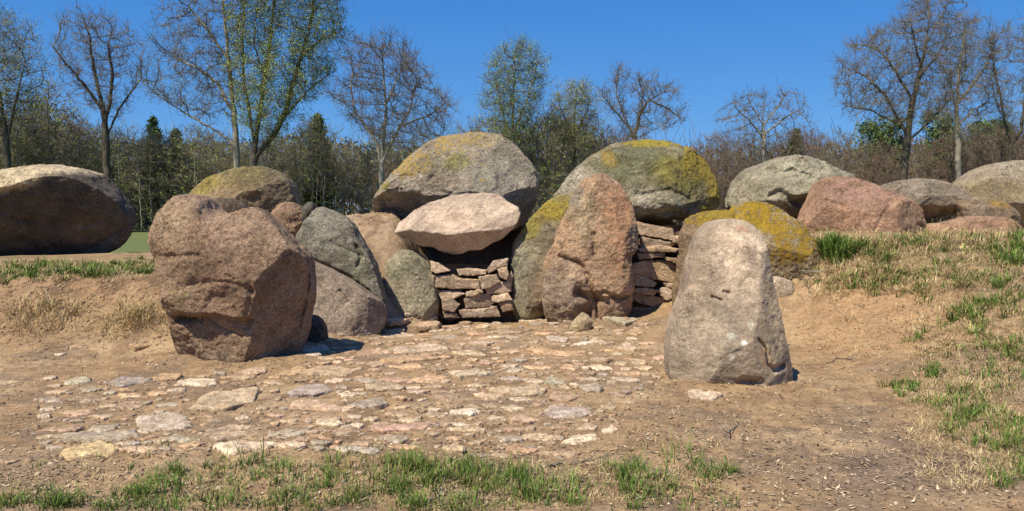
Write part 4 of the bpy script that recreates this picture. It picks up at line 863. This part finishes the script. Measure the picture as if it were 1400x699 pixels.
t2 = np.repeat((g_l*(1-mixk)+g_r*mixk)*(rr.uniform(.5, 1.5, n2)*(1+.6*clump))[:, None], 4, 0)
wd = link('woodland', mesh('woodland', np.concatenate([v1, v2]), [f1, f2+len(v1)], M_BLADE, False, np.concatenate([t1, t2]))); tag(wd, 'dense brown and olive wood that closes the field behind the stones', 'woodland', None, 'stuff')

# ------------------------------------------------------------------ grass, straw and sticks
def blades(X, Y, H, W_, col, rr, droop=.6, spread=None):
    n = len(X); Z = gz(X, Y); a = rr.uniform(0, 6.283, n) if spread is None else spread; dx, dy = np.cos(a), np.sin(a); k = droop*rr.uniform(.2, 1.4, n)
    V = []; px_, py_ = -dy, dx
    for t, wf in ((0, 1), (.4, .9), (.75, .6)):
        cx = X+dx*k*H*t*t; cy = Y+dy*k*H*t*t; cz = Z-.004+H*t*(1-.25*k*t)
        for s in (-1, 1): V.append(np.c_[cx+s*px_*W_*wf*.5, cy+s*py_*W_*wf*.5, cz])
    V.append(np.c_[X+dx*k*H, Y+dy*k*H, Z+H*(1-.32*k)]); V = np.stack(V, 1).reshape(-1, 3); o = np.arange(n)[:, None]*7
    return V, np.concatenate([np.array([[0, 1, 3, 2]])+o, np.array([[2, 3, 5, 4]])+o]), np.array([[4, 5, 6]])+o, np.repeat(col, 7, 0)
def tufts(spec, seed, name, label, cat, cols, droop, wid, lie=0):
    rr = np.random.RandomState(seed); Xs, Ys, Hs, Sp, Cs = [], [], [], [], []
    for (cx, cy, rx, ry, n, nb, hh, rad) in spec:
        for _ in range(n):
            a, q = rr.uniform(0, 6.283), math.sqrt(rr.rand()); px, py = cx+rx*q*math.cos(a), cy+ry*q*math.sin(a)
            dxp = (px-700)/FPX; x, y, _z = ground_at(px, py)
            if y > 30: continue
            m = max(2, int(nb*rr.uniform(.4, 1.4))); r_ = rad*rr.uniform(.5, 1.4); an = rr.uniform(0, 6.283, m); rd = r_*np.sqrt(rr.rand(m))
            Xs.append(x+rd*np.cos(an)); Ys.append(y+rd*np.sin(an)); Hs.append(hh*rr.uniform(.25, 1.2, m)**1.3*rr.uniform(.5, 1.35)*np.where(rr.rand(m) < .06, 1.7, 1)); Sp.append(an+rr.normal(0, .8, m))
            c = np.array(cols[rr.randint(len(cols))])*rr.uniform(.8, 1.2); Cs.append(c*rr.uniform(.7, 1.35, m)[:, None])
    X_, Y_, H_, S_, C_ = map(np.concatenate, (Xs, Ys, Hs, Sp, Cs)); V, Q, Tt, cc = blades(X_, Y_, H_, wid*np.clip(Y_/7, .75, 1.6)*rr.uniform(.6, 1.3, len(X_)), C_, rr, droop, S_)
    o = link(name, mesh(name, V, [Q, Tt], M_BLADE, False, cc)); tag(o, label, cat, None, 'stuff'); return len(X_)
G1 = [(x, y, 26, 12, 6, 16, .075, .045) for x, y in ((30,690),(90,692),(180,682),(215,672),(245,658),(300,652),(340,640),(375,660),(430,672),(470,650),(500,690),(530,672),(560,640),(585,662),(630,640),(650,662),(700,650),(720,680),(775,684),(850,650),(880,682),(905,665),(960,650),(985,655),(640,690),(560,692),(300,690),(400,692))]
G1 += [(480, 700, 520, 7, 45, 12, .06, .05)]
G1 += [(450, 628, 330, 14, 16, 7, .05, .03), (120, 655, 120, 20, 8, 8, .05, .03), (900, 625, 60, 20, 6, 6, .07, .03)]
G1 += [(500, 668, 330, 34, 130, 10, .05, .05), (140, 692, 170, 14, 45, 10, .05, .05), (850, 682, 160, 24, 40, 9, .05, .05), (555,655,50,18,16,22,.085,.05), (715,668,40,20,14,20,.08,.05), (935,630,20,12,3,6,.16,.03), (870,660,25,25,8,16,.11,.04), (630,650,40,12,12,20,.08,.05)]
G2 = [(1560,345,160,20,50,20,.13,.09), (1540,480,140,110,60,20,.09,.07), (-110,369,110,10,40,20,.10,.1), (1255,329,140,6,18,12,.10,.08), (1140,350,28,14,26,40,.24,.09), (1200,348,60,12,14,22,.13,.09), (1300,338,100,10,20,18,.12,.09), (1385,345,30,20,18,24,.16,.09), (1240,395,60,20,16,20,.10,.08), (1330,435,32,16,14,22,.11,.07), (1365,400,50,25,22,22,.10,.08), (1300,465,60,20,14,20,.09,.06),
      (1235,530,28,12,10,20,.08,.05), (1300,555,50,25,26,20,.085,.06), (1345,590,55,30,34,20,.09,.06), (1385,635,30,30,18,20,.10,.06), (1270,500,30,20,8,18,.08,.05), (1360,500,50,40,22,18,.08,.07), (1150,385,40,20,12,18,.10,.06), (1390,460,30,40,14,20,.09,.07), (1280,375,110,22,34,16,.09,.08)]
G2 += [(100, 369, 140, 10, 75, 20, .10, .10), (70, 376, 90, 8, 34, 20, .09, .08), (20,385,40,7,8,14,.08,.07), (198,368,24,12,10,20,.12,.08), (192, 322, 22, 5, 40, 16, .2, .2)]
green = [(.085, .15, .025), (.10, .17, .03), (.07, .13, .02), (.13, .18, .04), (.17, .17, .05)]
G1 = [(a, b, c, d, int(n*1.6), int(m*1.35), h*1.1, r*1.25) for a, b, c, d, n, m, h, r in G1]; G2 = [(a, b, c, d, int(n*1.5), int(m*1.2), h*1.0, r) for a, b, c, d, n, m, h, r in G2]
nb = tufts(G1+G2, 3, 'grass', 'short tufts of fresh green grass on the bank and along the front of the forecourt', 'grass', green, .75, .0072)
straw = [(.42, .32, .16), (.52, .42, .23), (.34, .25, .13), (.38, .28, .14)]
S = [(1560, 340, 160, 22, 120, 20, .13, .10), (1560, 440, 160, 120, 200, 16, .08, .09), (-110, 368, 110, 14, 60, 16, .1, .1), (1260, 320, 160, 5, 110, 14, .09, .10), (1260, 331, 150, 7, 120, 18, .12, .10), (1250, 365, 160, 38, 480, 20, .10, .10), (1330, 470, 90, 90, 420, 14, .08, .09), (1200, 440, 110, 60, 150, 9, .06, .08), (1320, 600, 90, 70, 190, 12, .06, .07), (60,434,50,16,28,24,.19,.09), (185,434,44,15,30,26,.20,.09), (120,420,110,34,14,10,.12,.12), (60,452,60,10,14,20,.12,.08), (185,455,45,10,14,20,.12,.08), (110,410,120,28,60,10,.08,.08),
     (110, 372, 130, 14, 140, 14, .09, .10), (500, 672, 500, 32, 460, 14, .045, .09), (870,662,120,26,60,14,.06,.08), (1330, 560, 90, 110, 300, 16, .06, .09), (1130,395,50,20,40,18,.12,.09), (950, 600, 200, 60, 110, 6, .04, .06), (60,490,90,30,30,8,.06,.06), (700,640,650,60,130,8,.04,.06), (510,305,34,12,14,10,.08,.06)]
ns = tufts(S, 9, 'dry_grass', 'matted straw coloured dry grass on the bank and the trodden ground', 'dry grass', straw, 1.5, .0045)
print('BLADES', nb, ns)
def stick(name, label, pts, r0, seed, col=M_TWIG, forks=0, lift=.01):
    rr = np.random.RandomState(seed); Q = []
    for px, py, dz in pts:
        x, y, z = ground_at(px, py) if dz is None else (None, None, None)
        Q.append((x, y, z+lift))
    L = [Q]; P = chaikin(np.array(Q), 0); S0, S1, A, B = [], [], [], []
    m = 6; pts3 = np.concatenate([P[i]+(P[i+1]-P[i])*np.arange(m)[:, None]/m for i in range(len(P)-1)]+[P[-1:]]); pts3 += rr.normal(size=pts3.shape)*r0*.7
    n = len(pts3); rad = np.linspace(r0, r0*.45, n); D = np.gradient(pts3, axis=0); D /= np.linalg.norm(D, axis=1)[:, None]
    V, F = tubes(pts3[:-1], pts3[1:], rad[:-1], rad[1:], D[:-1], D[1:], 6); Vs, Fs = [V], [F]; nv = len(V)
    for k in range(forks):
        i = rr.randint(1, n-1); d = D[i]+rr.normal(size=3)*.8; d[2] = abs(d[2])*.6+.15; d /= np.linalg.norm(d); l = rr.uniform(5, 16)*r0*2
        ps = np.array([pts3[i], pts3[i]+d*l*.5, pts3[i]+d*l+rr.normal(size=3)*l*.15]); dd = np.tile(d, (2, 1)); V, F = tubes(ps[:-1], ps[1:], np.array([.55, .4])*r0, np.array([.4, .2])*r0, dd, dd, 5); Vs.append(V); Fs.append(F+nv); nv += len(V)
    V = np.concatenate(Vs); org = Vector(pts3[0]); o = link(name, mesh(name, V-np.array(org), np.concatenate(Fs), col)); o.location = org; tag(o, label, 'stick'); return o
N_ = None
rr = np.random.RandomState(77); LX, LY = [], []
for k in range(5200):
    px, py = rr.uniform(0, 1400), 400+295*rr.rand()**.8
    x, y, _ = ground_at(px, py)
    if y < 13: LX.append(x); LY.append(y)
LX = np.repeat(LX, 4)+rr.normal(0, .06, len(LX)*4); LY = np.repeat(LY, 4)+rr.normal(0, .08, len(LY)*4); n = len(LX)
a = rr.uniform(0, 6.283, n); L_ = rr.uniform(.008, .05, n)**1.0; W2 = np.where(rr.rand(n) < .6, .0025, .009); dx, dy = np.cos(a)*L_/2, np.sin(a)*L_/2; qx, qy = -np.sin(a)*W2, np.cos(a)*W2
ZL = gz(LX, LY)+.004; tl = rr.normal(0, .25, n)*L_
V = np.stack([np.c_[LX-dx, LY-dy, ZL+np.maximum(-tl, 0)], np.c_[LX+qx, LY+qy, ZL+.003], np.c_[LX+dx, LY+dy, ZL+np.maximum(tl, 0)], np.c_[LX-qx, LY-qy, ZL+.002]], 1).reshape(-1, 3)
pal = np.array([(.42,.33,.21),(.30,.21,.12),(.16,.11,.07),(.10,.07,.045),(.24,.17,.10),(.48,.39,.26)])
lt_ = link('leaf_litter', mesh('leaf_litter', V, np.arange(4*n).reshape(-1, 4), M_BLADE, False, np.repeat(pal[rr.randint(0, 6, n)], 4, 0))); tag(lt_, 'scattered scraps of dead leaf, straw and bark on the bare ground', 'leaf litter', None, 'stuff')
stick('stick', 'long thin brown stick lying on the earth at the front centre', [(735,642,N_),(780,640,N_),(820,632,N_),(852,618,N_)], .007, 1, forks=3)
stick('stick', 'short bent brown stick lying among the front grass tufts', [(575,698,N_),(595,682,N_),(612,674,N_)], .007, 2, forks=2)
stick('stick', 'grey dead branch with twigs lying below the yellow lichen boulder', [(1050,362,N_),(1072,372,N_),(1095,380,N_),(1118,384,N_)], .016, 3, forks=9, lift=.05)
stick('stick', 'forked dead branch poking down the bank beside the pale tapering boulder', [(1068,398,N_),(1085,384,N_),(1100,388,N_),(1108,405,N_)], .012, 4, forks=7, lift=.03)
stick('stick', 'thin dark stick lying on the bare slope right of the pale tapering boulder', [(1130,500,N_),(1145,492,N_),(1170,494,N_)], .007, 5, forks=3)
stick('stick', 'small forked stick on the earth at the lower right', [(990,600,N_),(1005,590,N_),(1012,580,N_)], .006, 6, forks=3)
